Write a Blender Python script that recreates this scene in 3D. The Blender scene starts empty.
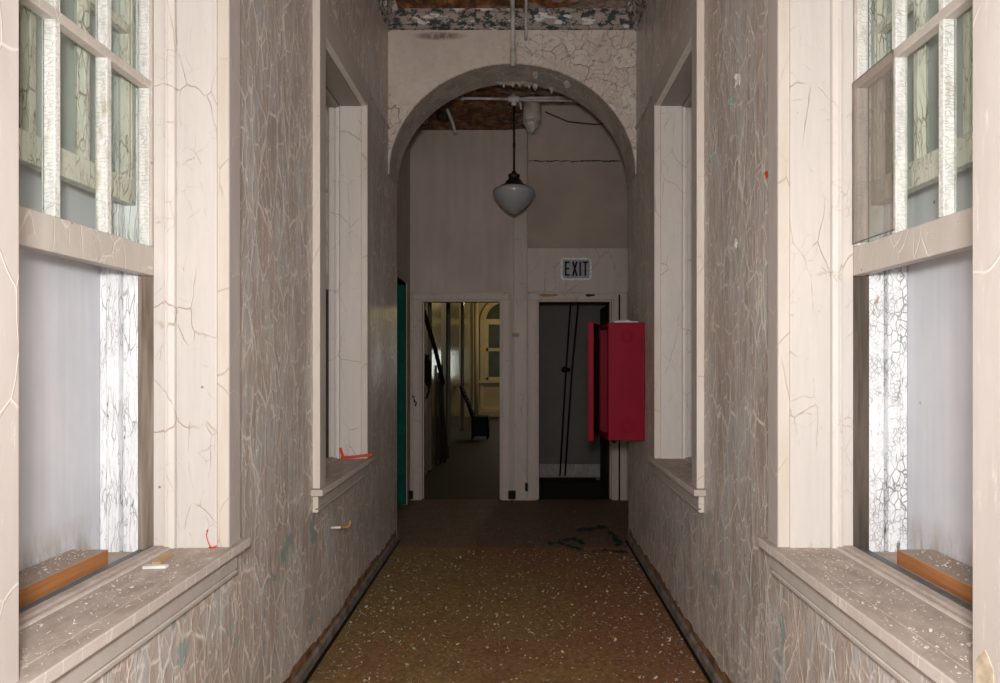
import bpy, bmesh, math, random
from mathutils import Vector, Matrix

# ------------------------------------------------------------------ camera, light, exposure
sc = bpy.context.scene
COL = sc.collection
CH = 1.41                                   # eye height
cam_data = bpy.data.cameras.new('camera')
cam_data.lens = 24.0
cam_data.sensor_width = 36.0
cam_data.clip_start = 0.05
cam = bpy.data.objects.new('camera', cam_data)
COL.objects.link(cam)
cam.location = (0, 0, CH)
cam.rotation_euler = (math.radians(90), 0, 0)
cam_data.shift_x = -0.019                   # rise and shift of a perspective-controlled view
cam_data.shift_y = 0.0195
sc.camera = cam

world = bpy.data.worlds.new('world')
sc.world = world
world.use_nodes = True
world.node_tree.nodes['Background'].inputs[0].default_value = (0.5, 0.55, 0.6, 1)
world.node_tree.nodes['Background'].inputs[1].default_value = 0.0

def lamp(name, typ, loc, power, color, size=0.1):
    d = bpy.data.lights.new(name, typ)
    d.energy = power
    d.color = color
    if typ == 'AREA':
        d.size = size
    else:
        d.shadow_soft_size = size
    o = bpy.data.objects.new(name, d)
    o.location = loc
    COL.objects.link(o)
    return o

flash = lamp('flash', 'POINT', (-0.02, -0.12, CH + 0.22), 236, (1.0, 0.985, 0.97), 0.09)
hall_light = lamp('hall_light', 'POINT', (0.75, 15.2, 2.9), 52, (1.0, 0.78, 0.36), 0.12)

sc.view_settings.view_transform = 'Standard'
sc.view_settings.look = 'None'
sc.view_settings.exposure = 0.0
sc.view_settings.gamma = 1.0
sc.view_settings.use_curve_mapping = False

# ------------------------------------------------------------------ mesh helpers
class MB:
    def __init__(self):
        self.v = []; self.f = []; self.smooth = []
    def add(self, vs, fs, smooth=False):
        n = len(self.v)
        self.v += [tuple(p) for p in vs]
        for f in fs:
            self.f.append([i + n for i in f]); self.smooth.append(smooth)
        return self
    def box(self, x0, x1, y0, y1, z0, z1):
        x0, x1 = min(x0, x1), max(x0, x1); y0, y1 = min(y0, y1), max(y0, y1); z0, z1 = min(z0, z1), max(z0, z1)
        return self.add([(x0,y0,z0),(x1,y0,z0),(x1,y1,z0),(x0,y1,z0),(x0,y0,z1),(x1,y0,z1),(x1,y1,z1),(x0,y1,z1)],
                 [(0,3,2,1),(4,5,6,7),(0,1,5,4),(1,2,6,5),(2,3,7,6),(3,0,4,7)])
    def prism(self, poly, fn, a, b):
        """poly: list of 2d points; fn(u, v, w) -> xyz ; extruded from w=a to w=b"""
        n = len(poly)
        vs = [fn(u, v, a) for u, v in poly] + [fn(u, v, b) for u, v in poly]
        fs = [tuple(range(n)), tuple(range(2*n-1, n-1, -1))]
        for i in range(n):
            j = (i+1) % n
            fs.append((i, i+n, j+n, j))
        return self.add(vs, fs)
    def tube(self, pts, r, n=10, caps=True):
        pts = [Vector(p) for p in pts]
        rs = r if isinstance(r, (list, tuple)) else [r]*len(pts)
        vs = []; fs = []
        up = Vector((0, 0, 1))
        prev = None
        for i, p in enumerate(pts):
            if i == 0: t = pts[1]-pts[0]
            elif i == len(pts)-1: t = pts[-1]-pts[-2]
            else: t = (pts[i+1]-pts[i]).normalized() + (pts[i]-pts[i-1]).normalized()
            t.normalize()
            if prev is None:
                a = t.cross(up)
                if a.length < 1e-3: a = t.cross(Vector((1, 0, 0)))
            else:
                a = prev - t*prev.dot(t)
            a.normalize(); prev = a
            b = t.cross(a)
            for k in range(n):
                an = 2*math.pi*k/n
                vs.append(p + (a*math.cos(an)+b*math.sin(an))*rs[i])
        for i in range(len(pts)-1):
            for k in range(n):
                k2 = (k+1) % n
                fs.append((i*n+k, i*n+k2, (i+1)*n+k2, (i+1)*n+k))
        if caps:
            fs.append(tuple(range(n-1, -1, -1))); fs.append(tuple((len(pts)-1)*n+k for k in range(n)))
        return self.add(vs, fs, True)
    def lathe(self, prof, c, n=36):
        """prof: (r, z) from bottom to top around the z axis through c"""
        vs = []; fs = []
        for r, z in prof:
            for k in range(n):
                an = 2*math.pi*k/n
                vs.append((c[0]+r*math.cos(an), c[1]+r*math.sin(an), c[2]+z))
        for i in range(len(prof)-1):
            for k in range(n):
                k2 = (k+1) % n
                fs.append((i*n+k, i*n+k2, (i+1)*n+k2, (i+1)*n+k))
        fs.append(tuple(range(n-1, -1, -1))); fs.append(tuple((len(prof)-1)*n+k for k in range(n)))
        return self.add(vs, fs, True)
    def build(self, name, mat, parent=None, bevel=0.0, off=None, seg=2):
        root_off = Vector((0, 0, 0))
        if parent is not None:
            root_off = Vector(parent['_off']) if '_off' in parent else Vector((0, 0, 0))
        if off is not None:
            root_off = Vector(off)
        elif parent is None:
            xs = [p[0] for p in self.v]; ys = [p[1] for p in self.v]; zs = [p[2] for p in self.v]
            root_off = Vector(((min(xs)+max(xs))/2, (min(ys)+max(ys))/2, min(zs)))
        me = bpy.data.meshes.new(name)
        me.from_pydata([tuple(Vector(p)-root_off) for p in self.v], [], self.f)
        me.polygons.foreach_set('use_smooth', self.smooth)
        bm = bmesh.new(); bm.from_mesh(me)
        bmesh.ops.recalc_face_normals(bm, faces=bm.faces)
        bm.to_mesh(me); bm.free()
        me.materials.append(mat)
        o = bpy.data.objects.new(name, me)
        COL.objects.link(o)
        if parent is None:
            o.location = root_off
        else:
            o.parent = parent
            o['_off'] = tuple(root_off)
        if bevel:
            m = o.modifiers.new('bevel', 'BEVEL'); m.width = bevel; m.segments = seg; m.limit_method = 'ANGLE'
        if parent is None:
            o['_off'] = tuple(root_off)
        return o

def tag(o, label=None, cat=None, group=None, kind=None):
    if label: o['label'] = label
    if cat: o['category'] = cat
    if group: o['group'] = group
    if kind: o['kind'] = kind
    return o

def root(name, loc, label=None, cat=None, group=None, kind=None):
    o = bpy.data.objects.new(name, None)
    COL.objects.link(o)
    o.location = loc
    o.empty_display_size = 0.1
    o['_off'] = tuple(loc)
    return tag(o, label, cat, group, kind)

def struct(o):
    o['kind'] = 'structure'
    return o

# ------------------------------------------------------------------ materials
class NT:
    def __init__(self, name):
        self.m = bpy.data.materials.new(name); self.m.use_nodes = True
        self.t = self.m.node_tree; self.n = self.t.nodes
        self.b = self.n['Principled BSDF']
        self.b.inputs['Roughness'].default_value = 0.7
        tc = self.n.new('ShaderNodeTexCoord'); self.obj = tc.outputs['Object']
        geo = self.n.new('ShaderNodeNewGeometry'); self.pos = geo.outputs['Position']; self.nrm = geo.outputs['Normal']
    def link(self, a, b): self.t.links.new(a, b)
    def vec(self, scale, rot=(0, 0, 0), loc=(0, 0, 0), src=None):
        mp = self.n.new('ShaderNodeMapping')
        mp.inputs['Scale'].default_value = scale; mp.inputs['Rotation'].default_value = rot; mp.inputs['Location'].default_value = loc
        self.link(src or self.pos, mp.inputs['Vector']); return mp.outputs[0]
    def noise(self, vec, scale=1, detail=4, rough=0.55, dist=0.0):
        x = self.n.new('ShaderNodeTexNoise')
        self.link(vec, x.inputs['Vector'])
        x.inputs['Scale'].default_value = scale; x.inputs['Detail'].default_value = detail
        x.inputs['Roughness'].default_value = rough; x.inputs['Distortion'].default_value = dist
        return x.outputs['Fac']
    def noisec(self, vec, scale=1, detail=2):
        x = self.n.new('ShaderNodeTexNoise')
        self.link(vec, x.inputs['Vector']); x.inputs['Scale'].default_value = scale; x.inputs['Detail'].default_value = detail
        return x.outputs['Color']
    def warp(self, vec, scale, amt):
        c = self.noisec(vec, scale, 3)
        s = self.n.new('ShaderNodeVectorMath'); s.operation = 'SUBTRACT'; self.link(c, s.inputs[0]); s.inputs[1].default_value = (.5, .5, .5)
        k = self.n.new('ShaderNodeVectorMath'); k.operation = 'SCALE'; self.link(s.outputs[0], k.inputs[0]); k.inputs['Scale'].default_value = amt
        a = self.n.new('ShaderNodeVectorMath'); a.operation = 'ADD'; self.link(vec, a.inputs[0]); self.link(k.outputs[0], a.inputs[1])
        return a.outputs[0]
    def voro(self, vec, scale=1, feature='DISTANCE_TO_EDGE', out='Distance', rand=1.0):
        x = self.n.new('ShaderNodeTexVoronoi'); x.feature = feature
        self.link(vec, x.inputs['Vector']); x.inputs['Scale'].default_value = scale; x.inputs['Randomness'].default_value = rand
        return x.outputs[out]
    def ramp(self, fac, stops, interp='LINEAR'):
        x = self.n.new('ShaderNodeValToRGB'); self.link(fac, x.inputs[0]); x.color_ramp.interpolation = interp
        e = x.color_ramp.elements
        while len(e) < len(stops): e.new(0.5)
        for i, (p, c) in enumerate(stops):
            e[i].position = p
            e[i].color = (c, c, c, 1) if not isinstance(c, (tuple, list)) else (c[0], c[1], c[2], 1)
        return x.outputs[0]
    def mix(self, fac, a, b, mode='MIX'):
        x = self.n.new('ShaderNodeMix'); x.data_type = 'RGBA'; x.blend_type = mode
        for s, v in ((x.inputs[0], fac), (x.inputs[6], a), (x.inputs[7], b)):
            if hasattr(v, 'is_linked'): self.link(v, s)
            elif isinstance(v, (int, float)): s.default_value = v if s == x.inputs[0] else (v, v, v, 1)
            else: s.default_value = (v[0], v[1], v[2], 1)
        return x.outputs[2]
    def math(self, op, a, b=0.0, clamp=False):
        x = self.n.new('ShaderNodeMath'); x.operation = op; x.use_clamp = clamp
        for s, v in ((x.inputs[0], a), (x.inputs[1], b)):
            if hasattr(v, 'is_linked'): self.link(v, s)
            else: s.default_value = v
        return x.outputs[0]
    def sep(self, vec):
        x = self.n.new('ShaderNodeSeparateXYZ'); self.link(vec, x.inputs[0]); return x.outputs
    def color(self, c):
        if hasattr(c, 'is_linked'): self.link(c, self.b.inputs['Base Color'])
        else: self.b.inputs['Base Color'].default_value = (c[0], c[1], c[2], 1)
    def rough(self, r):
        if hasattr(r, 'is_linked'): self.link(r, self.b.inputs['Roughness'])
        else: self.b.inputs['Roughness'].default_value = r
    def bump(self, h, strength=0.5, dist=0.01):
        x = self.n.new('ShaderNodeBump'); self.link(h, x.inputs['Height'])
        x.inputs['Strength'].default_value = strength; x.inputs['Distance'].default_value = dist
        self.link(x.outputs[0], self.b.inputs['Normal'])

def plain(name, c, rough=0.6, metal=0.0, var=0.25, scale=20):
    m = NT(name)
    n = m.noise(m.vec((scale, scale, scale)), 1, 4)
    k = m.ramp(n, [(0.3, tuple(x*(1-var) for x in c)), (0.7, tuple(min(1, x*(1+var*.5)) for x in c))])
    m.color(k); m.rough(rough); m.b.inputs['Metallic'].default_value = metal
    if max(c) < 0.15: m.b.inputs['Specular IOR Level'].default_value = 0.15
    m.bump(n, 0.15, 0.004)
    return m.m

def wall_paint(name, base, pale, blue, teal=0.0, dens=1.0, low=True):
    """taupe wall paint with long upright fissures whose raised edges show pale"""
    m = NT(name)
    v = m.warp(m.warp(m.vec((1, 1, 1)), 4, 0.05), 22, 0.014)
    fine = m.voro(m.vec((19, 19, 9.5), src=v), 1)
    big = m.voro(m.vec((10, 10, 3.4), src=v), 1)
    diag = m.voro(m.warp(m.vec((8, 8, 4.4)), 1.2, 0.8), 1)
    pat = m.noise(m.vec((2.2, 2.2, 1.2)), 1, 6, 0.65)
    pat2 = m.noise(m.vec((10, 10, 2.0), loc=(3, 1, 7)), 1, 7, 0.72, 0.3)
    streak = m.noise(m.vec((45, 45, 4.5)), 1, 6, 0.75)
    ticks = m.noise(m.vec((52, 52, 15), loc=(2, 5, 1)), 1, 5, 0.8)
    where = m.noise(m.vec((6, 6, 2.5), loc=(11, 2, 3)), 1, 5, 0.7)
    c = m.mix(m.ramp(pat, [(0.36, 0), (0.64, 1)]), tuple(x*0.93 for x in base), tuple(x*1.2 for x in base))
    c = m.mix(m.ramp(pat2, [(0.48, 0), (0.56, 0.9)]), c, blue)
    c = m.mix(m.ramp(streak, [(0.30, 0.6), (0.48, 0), ]), c, tuple(x*0.62 for x in base))
    c = m.mix(m.ramp(streak, [(0.52, 0.0), (0.72, 0.35), ]), c, pale)
    l1 = m.math('MULTIPLY', m.ramp(fine, [(0.0, 1), (0.055, 0)]), m.ramp(m.noise(m.vec((9, 9, 5), loc=(5, 5, 5)), 1, 5, .75), [(0.45, 0.08), (0.58, 0.8)]))
    l2 = m.math('MULTIPLY', m.ramp(big, [(0.0, 1), (0.034, 0)]), m.ramp(m.noise(m.vec((6, 6, 3), loc=(1, 8, 5)), 1, 5, .75), [(0.40, 0.1), (0.54, 0.9)]))
    tk = m.math('MULTIPLY', m.ramp(ticks, [(0.575, 0), (0.63, 1)]), m.ramp(where, [(0.40, 0.1), (0.58, 1)]))
    lines = m.math('MAXIMUM', m.math('MAXIMUM', l1, l2), tk)
    if low:
        hz = m.ramp(m.math('MULTIPLY', m.sep(m.pos)[2], 1.0), [(0.55, 1), (0.98, 0)])
        l3 = m.math('MULTIPLY', m.ramp(diag, [(0.0, 1), (0.022, 0)]), m.math('MULTIPLY', hz, m.ramp(pat2, [(0.40, 0.2), (0.52, 0.9)])))
        lines = m.math('MAXIMUM', lines, l3)
    c = m.mix(lines, c, pale)
    sp = m.noise(m.vec((30, 30, 11), loc=(2, 9, 4)), 1, 6, 0.8)
    spots = m.math('MULTIPLY', m.ramp(sp, [(0.63, 0), (0.66, 1)]), 0.85)
    c = m.mix(spots, c, tuple(min(1, x*1.15) for x in pale))
    if teal:
        tn = m.noise(m.vec((9, 7, 5.5), loc=(4, 2.2, 8)), 1, 6, 0.65)
        tm = m.math('MULTIPLY', m.ramp(tn, [(0.615, 0), (0.64, 1)]), teal)
        lowz = m.ramp(m.sep(m.pos)[2], [(0.74, 1), (0.84, 0)])
        c = m.mix(m.math('MULTIPLY', tm, lowz), c, (0.24, 0.33, 0.33))
    m.color(c)
    h = m.math('ADD', m.math('MULTIPLY', m.ramp(fine, [(0, 1), (0.07, 0)]), 0.7), m.math('ADD', m.math('MULTIPLY', m.ramp(big, [(0, 1), (0.06, 0)]), 0.9), m.math('MULTIPLY', streak, 0.8)))
    h = m.math('ADD', h, m.math('ADD', m.math('MULTIPLY', pat2, 1.3), m.math('MULTIPLY', tk, 0.6)))
    m.bump(h, 0.42 * dens, 0.0026)
    m.rough(m.ramp(pat, [(0.3, 0.26), (0.7, 0.5)]))
    return m.m

def trim_paint(name, base, crack, scale=7, amount=0.5, width=0.022, dirt=0.25, rough=0.5):
    """cream woodwork paint with a sparse broken net of brown cracks"""
    m = NT(name)
    v = m.warp(m.warp(m.vec((1, 1, 0.55)), 3, 0.16), 14, 0.02)
    e = m.voro(v, scale)
    e2 = m.voro(m.vec((1, 1, 1.4), src=v), scale*2.3)
    mask = m.ramp(m.noise(m.vec((4, 4, 3), loc=(7, 3, 1)), 1, 4, 0.7), [(0.46, 0), (0.58, 1)])
    mask2 = m.ramp(m.noise(m.vec((9, 9, 6), loc=(2, 3, 9)), 1, 4, 0.7), [(0.52, 0), (0.62, 1)])
    lines = m.math('MAXIMUM', m.math('MULTIPLY', m.ramp(e, [(0, 1), (width, 0)]), m.math('MULTIPLY', mask, amount)),
                   m.math('MULTIPLY', m.ramp(e2, [(0, 1), (width*1.2, 0)]), m.math('MULTIPLY', mask2, amount*0.7)))
    n = m.noise(m.vec((14, 14, 3)), 1, 5, 0.6)
    brush = m.noise(m.vec((90, 90, 5), loc=(1, 3, 2)), 1, 4, 0.6)
    c = m.mix(m.ramp(n, [(0.35, dirt), (0.65, 0)]), base, tuple(b*0.80 for b in base))
    c = m.mix(m.ramp(brush, [(0.35, 0.25), (0.6, 0)]), c, tuple(b*0.82 for b in base))
    c = m.mix(lines, c, crack)
    d = m.voro(m.vec((1, 1, 1)), 13, 'F1', 'Distance')
    c = m.mix(m.math('MULTIPLY', m.ramp(d, [(0.045, 1), (0.07, 0)]), m.ramp(m.noise(m.vec((4, 4, 4)), 1, 2), [(0.55, 0), (0.6, 0.8)])), c, (0.22, 0.12, 0.07))
    m.color(c); m.rough(rough)
    m.bump(m.math('ADD', m.math('MULTIPLY', lines, -1.0), m.math('ADD', m.math('MULTIPLY', n, 0.6), m.math('MULTIPLY', brush, 0.25))), 0.5, 0.004)
    return m.m

def alligator(name, base, gap, sx=30, sz=22, w=0.07, chips=0.60, amt=1.0):
    """white outdoor paint broken into scales"""
    m = NT(name)
    v = m.warp(m.warp(m.vec((1, 1, 1)), 9, 0.035), 40, 0.006)
    e = m.voro(m.vec((sx, sx, sz), src=v), 1, rand=0.95)
    e2 = m.voro(m.vec((sx*1.9, sx*1.9, sz*2.1), src=v), 1)
    n = m.noise(m.vec((7, 7, 4), loc=(1, 4, 2)), 1, 5, 0.7)
    n2 = m.noise(m.vec((13, 13, 8), loc=(6, 4, 2)), 1, 4, 0.7)
    wide = m.math('MULTIPLY', m.ramp(e, [(0.0, 1), (w, 0)]), m.ramp(n, [(0.42, 0.0), (0.56, amt)]))
    thin = m.math('MULTIPLY', m.ramp(e2, [(0.0, 1), (w, 0)]), m.ramp(n2, [(0.48, 0.0), (0.6, amt*0.7)]))
    wide = m.math('MAXIMUM', wide, thin)
    cn = m.noise(m.vec((38, 38, 7), loc=(8, 2, 2)), 1, 6, 0.75)
    chip = m.ramp(cn, [(chips, 0), (chips+0.025, 1)])
    c = m.mix(m.ramp(n2, [(0.4, 0.0), (0.7, 0.6)]), base, tuple(x*0.85 for x in base))
    c = m.mix(wide, c, gap)
    c = m.mix(chip, c, m.mix(m.ramp(n, [(0.4, 0), (0.6, 1)]), (0.30, 0.28, 0.25), (0.13, 0.12, 0.11)))
    ru = m.math('MULTIPLY', m.ramp(m.voro(m.warp(m.vec((1, 1, 1)), 30, 0.09), 8, 'F1'), [(0.05, 1), (0.12, 0)]), m.ramp(m.noise(m.vec((5, 5, 5), loc=(3, 3, 3)), 1, 2), [(0.5, 0), (0.56, 0.9)]))
    c = m.mix(ru, c, (0.42, 0.22, 0.08))
    m.color(c); m.rough(0.6)
    m.bump(m.math('SUBTRACT', 1.0, m.math('MAXIMUM', wide, chip)), 0.7, 0.004)
    return m.m

def wood(name, a, b, rough=0.6, axis=1, dust=None):
    m = NT(name)
    s = [38, 38, 38]; s[axis] = 2.2
    n = m.noise(m.vec(tuple(s)), 1, 5, 0.6, 0.4)
    c = m.ramp(n, [(0.3, a), (0.7, b)])
    if dust:
        up = m.ramp(m.sep(m.nrm)[2], [(0.6, 0), (0.8, 1)])
        dn = m.ramp(m.noise(m.vec((30, 30, 30)), 1, 5, 0.7), [(0.25, 0.6), (0.6, 1)])
        c = m.mix(m.math('MULTIPLY', up, dn), c, dust)
    m.color(c); m.rough(rough); m.bump(n, 0.3, 0.003)
    return m.m

M = {}
M['wall'] = wall_paint('taupe_wall_paint', (0.385, 0.325, 0.288), (0.84, 0.78, 0.71), (0.47, 0.465, 0.455), teal=0.85)
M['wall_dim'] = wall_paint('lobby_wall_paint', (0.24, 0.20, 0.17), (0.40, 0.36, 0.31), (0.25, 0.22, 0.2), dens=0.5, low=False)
M['trim'] = trim_paint('cream_trim_paint', (0.655, 0.61, 0.575), (0.40, 0.31, 0.23), 7.5, 1.0, 0.013)
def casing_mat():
    m = NT('casing_shade_by_facing')
    # grazing light put into the colour: room-side faces darker, flash-facing edges paler
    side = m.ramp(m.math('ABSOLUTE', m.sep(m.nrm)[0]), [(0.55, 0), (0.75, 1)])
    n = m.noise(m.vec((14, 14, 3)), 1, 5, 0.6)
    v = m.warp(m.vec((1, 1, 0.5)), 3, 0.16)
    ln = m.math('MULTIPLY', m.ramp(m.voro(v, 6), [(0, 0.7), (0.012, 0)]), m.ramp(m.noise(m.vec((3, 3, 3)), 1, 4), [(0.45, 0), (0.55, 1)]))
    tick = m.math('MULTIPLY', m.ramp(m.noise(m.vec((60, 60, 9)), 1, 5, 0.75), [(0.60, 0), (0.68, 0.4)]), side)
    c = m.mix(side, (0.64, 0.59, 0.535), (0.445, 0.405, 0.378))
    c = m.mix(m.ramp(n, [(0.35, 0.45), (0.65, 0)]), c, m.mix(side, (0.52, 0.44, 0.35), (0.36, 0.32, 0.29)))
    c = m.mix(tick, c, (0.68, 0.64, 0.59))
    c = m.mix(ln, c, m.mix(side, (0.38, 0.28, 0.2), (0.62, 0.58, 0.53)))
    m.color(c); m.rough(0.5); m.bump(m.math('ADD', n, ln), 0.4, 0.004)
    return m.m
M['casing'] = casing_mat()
M['sash'] = trim_paint('sash_paint', (0.52, 0.475, 0.43), (0.72, 0.69, 0.64), 14, 0.8, 0.03, 0.6)

def sash_white():
    m = NT('sash_bar_white')
    v = m.warp(m.vec((1, 1, 1)), 20, 0.02)
    e = m.voro(m.vec((34, 34, 95), src=v), 1)
    n = m.noise(m.vec((30, 30, 8)), 1, 6, 0.7)
    c = m.mix(m.ramp(n, [(0.45, 0), (0.62, 0.7)]), (0.72, 0.71, 0.68), (0.50, 0.53, 0.50))
    c = m.mix(m.ramp(m.noise(m.vec((14, 14, 5), loc=(4, 4, 4)), 1, 5), [(0.6, 0), (0.68, 0.7)]), c, (0.42, 0.36, 0.24))
    c = m.mix(m.math('MULTIPLY', m.ramp(e, [(0, 1), (0.07, 0)]), m.ramp(n, [(0.45, 0.05), (0.6, 0.45)])), c, (0.35, 0.3, 0.24))
    m.color(c); m.rough(0.6); m.bump(m.ramp(e, [(0, 0), (0.1, 1)]), 0.5, 0.003)
    return m.m
M['bar'] = sash_white()
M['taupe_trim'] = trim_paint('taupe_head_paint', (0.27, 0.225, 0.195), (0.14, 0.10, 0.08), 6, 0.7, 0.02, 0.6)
M['outer_left'] = alligator('outer_jamb_fissured', (0.82, 0.84, 0.86), (0.20, 0.18, 0.16), 62, 5, 0.05, 0.635, 0.75)
M['outer_right'] = alligator('outer_jamb_checked', (0.82, 0.84, 0.86), (0.10, 0.09, 0.085), 46, 30, 0.07, 0.63, 0.85)
M['upper'] = alligator('upper_sash_paint', (0.60, 0.585, 0.52), (0.20, 0.16, 0.10), 60, 10, 0.06, 0.60)
M['track'] = wood('bare_track_wood', (0.10, 0.07, 0.045), (0.30, 0.25, 0.20), 0.7, axis=2)

M['track_dark'] = wood('dark_track_wood', (0.03, 0.022, 0.016), (0.13, 0.10, 0.075), 0.7, axis=2)
def board_mat():
    m = NT('painted_board')
    n = m.noise(m.vec((3, 3, 2)), 1, 5, 0.6)
    c = m.mix(m.ramp(n, [(0.35, 0), (0.7, 1)]), (0.50, 0.515, 0.56), (0.60, 0.61, 0.65))
    sp = m.ramp(m.voro(m.vec((1, 1, 1)), 9, 'F1'), [(0.06, 1), (0.085, 0)])
    spm = m.ramp(m.noise(m.vec((5, 5, 5)), 1, 1), [(0.58, 0), (0.6, 1)])
    c = m.mix(m.math('MULTIPLY', sp, spm), c, (0.2, 0.17, 0.14))
    low = m.ramp(m.sep(m.pos)[2], [(0.86, 0.75), (0.95, 0)])
    dn = m.ramp(m.noise(m.vec((20, 20, 6)), 1, 5, 0.7), [(0.4, 0), (0.6, 1)])
    c = m.mix(m.math('MULTIPLY', low, dn), c, (0.3, 0.25, 0.2))
    st = m.ramp(m.noise(m.vec((26, 26, 0.9)), 1, 4), [(0.35, 0.25), (0.6, 0)])
    c = m.mix(st, c, (0.40, 0.41, 0.44))
    m.color(c); m.rough(0.55); m.bump(n, 0.1, 0.004)
    return m.m
M['board'] = board_mat()
M['strip_wood'] = wood('orange_timber', (0.27, 0.105, 0.035), (0.44, 0.19, 0.065), 0.6, axis=1, dust=(0.32, 0.26, 0.215))
M['zinc'] = plain('zinc_strip', (0.14, 0.15, 0.16), 0.5, 0.4)

def sill_mat():
    m = NT('dusty_sill_paint')
    up = m.ramp(m.sep(m.nrm)[2], [(0.5, 0), (0.9, 1)])
    n = m.noise(m.vec((18, 9, 18)), 1, 6, 0.7)
    dust = m.ramp(n, [(0.3, (0.30, 0.238, 0.20)), (0.7, (0.50, 0.42, 0.365))])
    grit = m.ramp(m.noise(m.vec((150, 90, 150)), 1, 3, 0.8), [(0.62, 0), (0.72, 1)])
    dust = m.mix(grit, dust, (0.68, 0.62, 0.56))
    face = m.mix(m.ramp(n, [(0.4, 0.3), (0.6, 0)]), (0.50, 0.45, 0.415), (0.36, 0.31, 0.28))
    vl = m.ramp(m.voro(m.warp(m.vec((14, 14, 2)), 2, 0.3), 1), [(0, 0.6), (0.03, 0)])
    face = m.mix(vl, face, (0.70, 0.66, 0.62))
    c = m.mix(up, face, dust)
    m.color(c); m.rough(0.75); m.bump(m.math('ADD', n, m.math('MULTIPLY', grit, 0.4)), 0.35, 0.004)
    return m.m
M['sill'] = sill_mat()

def glass_mat(name, tint, dirt, dirt_col=(0.45, 0.45, 0.40)):
    m = NT(name)
    tr = m.n.new('ShaderNodeBsdfTransparent'); tr.inputs[0].default_value = (*tint, 1)
    gl = m.n.new('ShaderNodeBsdfGlossy'); gl.inputs['Roughness'].default_value = 0.03
    fr = m.n.new('ShaderNodeFresnel'); fr.inputs[0].default_value = 1.33
    mx = m.n.new('ShaderNodeMixShader')
    geo = m.n.new('ShaderNodeNewGeometry')
    m.link(m.math('MULTIPLY', fr.outputs[0], m.math('SUBTRACT', 1.0, geo.outputs['Backfacing'])), mx.inputs[0]); m.link(tr.outputs[0], mx.inputs[1]); m.link(gl.outputs[0], mx.inputs[2])
    df = m.n.new('ShaderNodeBsdfDiffuse'); df.inputs[0].default_value = (*dirt_col, 1)
    mx2 = m.n.new('ShaderNodeMixShader')
    n = m.noise(m.vec((7, 7, 4)), 1, 5, 0.7)
    m.link(m.math('MULTIPLY', m.ramp(n, [(0.3, 0.5), (0.7, 1)]), dirt), mx2.inputs[0])
    m.link(mx.outputs[0], mx2.inputs[1]); m.link(df.outputs[0], mx2.inputs[2])
    m.link(mx2.outputs[0], m.n['Material Output'].inputs['Surface'])
    return m.m
M['glass'] = glass_mat('old_window_glass', (0.955, 0.975, 0.955), 0.035)
M['sheet'] = glass_mat('grimy_plastic_sheet', (0.93, 0.91, 0.89), 0.24, (0.40, 0.35, 0.31))

def floor_mat(name, a, b, cpale, pale_amt):
    m = NT(name)
    n = m.noise(m.vec((1.1, 1.1, 1.1), loc=(3.3, 0, 0)), 1, 5, 0.6)
    g = m.noise(m.vec((34, 34, 34)), 1, 6, 0.75)
    n2 = m.noise(m.vec((6, 6, 6)), 1, 5, 0.7)
    x = m.sep(m.pos)[0]
    side = m.math('ADD', m.math('MULTIPLY', x, -0.26), n)
    c = m.mix(m.ramp(side, [(0.42, 0), (0.6, 1)]), a, b)
    c = m.mix(m.ramp(g, [(0.35, 0.75), (0.55, 0)]), c, tuple(q*0.3 for q in a))
    c = m.mix(m.ramp(n2, [(0.35, 0.5), (0.5, 0)]), c, tuple(q*0.5 for q in a))
    gr = m.ramp(m.noise(m.vec((60, 60, 60)), 1, 5, 0.8), [(0.59, 0), (0.66, 1)])
    c = m.mix(m.math('MULTIPLY', gr, pale_amt), c, cpale)
    m.color(c); m.rough(0.7); m.bump(m.math('ADD', g, m.math('MULTIPLY', gr, 0.5)), 0.5, 0.006)
    return m.m
M['floor'] = floor_mat('stained_red_floor', (0.235, 0.108, 0.046), (0.235, 0.148, 0.045), (0.46, 0.38, 0.29), 0.75)
M['floor2'] = floor_mat('dusty_lobby_floor', (0.165, 0.100, 0.066), (0.18, 0.115, 0.077), (0.32, 0.24, 0.18), 0.6)
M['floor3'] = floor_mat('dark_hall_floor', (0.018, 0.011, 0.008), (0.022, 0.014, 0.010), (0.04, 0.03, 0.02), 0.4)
M['flake'] = plain('paint_flakes_mat', (0.50, 0.45, 0.38), 0.7, 0, 0.5, 30)
M['flake_dim'] = plain('sill_flakes_mat', (0.56, 0.50, 0.45), 0.7, 0, 0.4, 30)

def ceiling_mat():
    m = NT('rusted_ceiling')
    v = m.warp(m.vec((1, 1, 1)), 3, 0.3)
    n = m.noise(m.vec((13, 8, 13), src=v), 1, 8, 0.75)
    p = m.noise(m.vec((3.5, 9, 3), loc=(4.2, 1.7, 0), src=v), 1, 6, 0.65)
    c = m.ramp(n, [(0.30, (0.02, 0.008, 0.004)), (0.45, (0.12, 0.045, 0.015)), (0.58, (0.34, 0.14, 0.04)), (0.7, (0.50, 0.32, 0.18))])
    x = m.sep(m.pos)[0]
    pm = m.ramp(m.math('ADD', p, m.math('MULTIPLY', x, 0.24)), [(0.50, 0), (0.54, 1)])
    c = m.mix(pm, c, m.mix(m.ramp(n, [(0.4, 1), (0.6, 0)]), (0.42, 0.34, 0.29), (0.24, 0.17, 0.13)))
    e = m.ramp(m.voro(m.vec((6, 8, 6), src=v), 1), [(0, 0.8), (0.04, 0)])
    c = m.mix(e, c, (0.06, 0.03, 0.02))
    m.color(c); m.rough(0.8); m.bump(m.math('ADD', n, pm), 1.0, 0.02)
    return m.m
M['ceiling'] = ceiling_mat()

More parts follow.
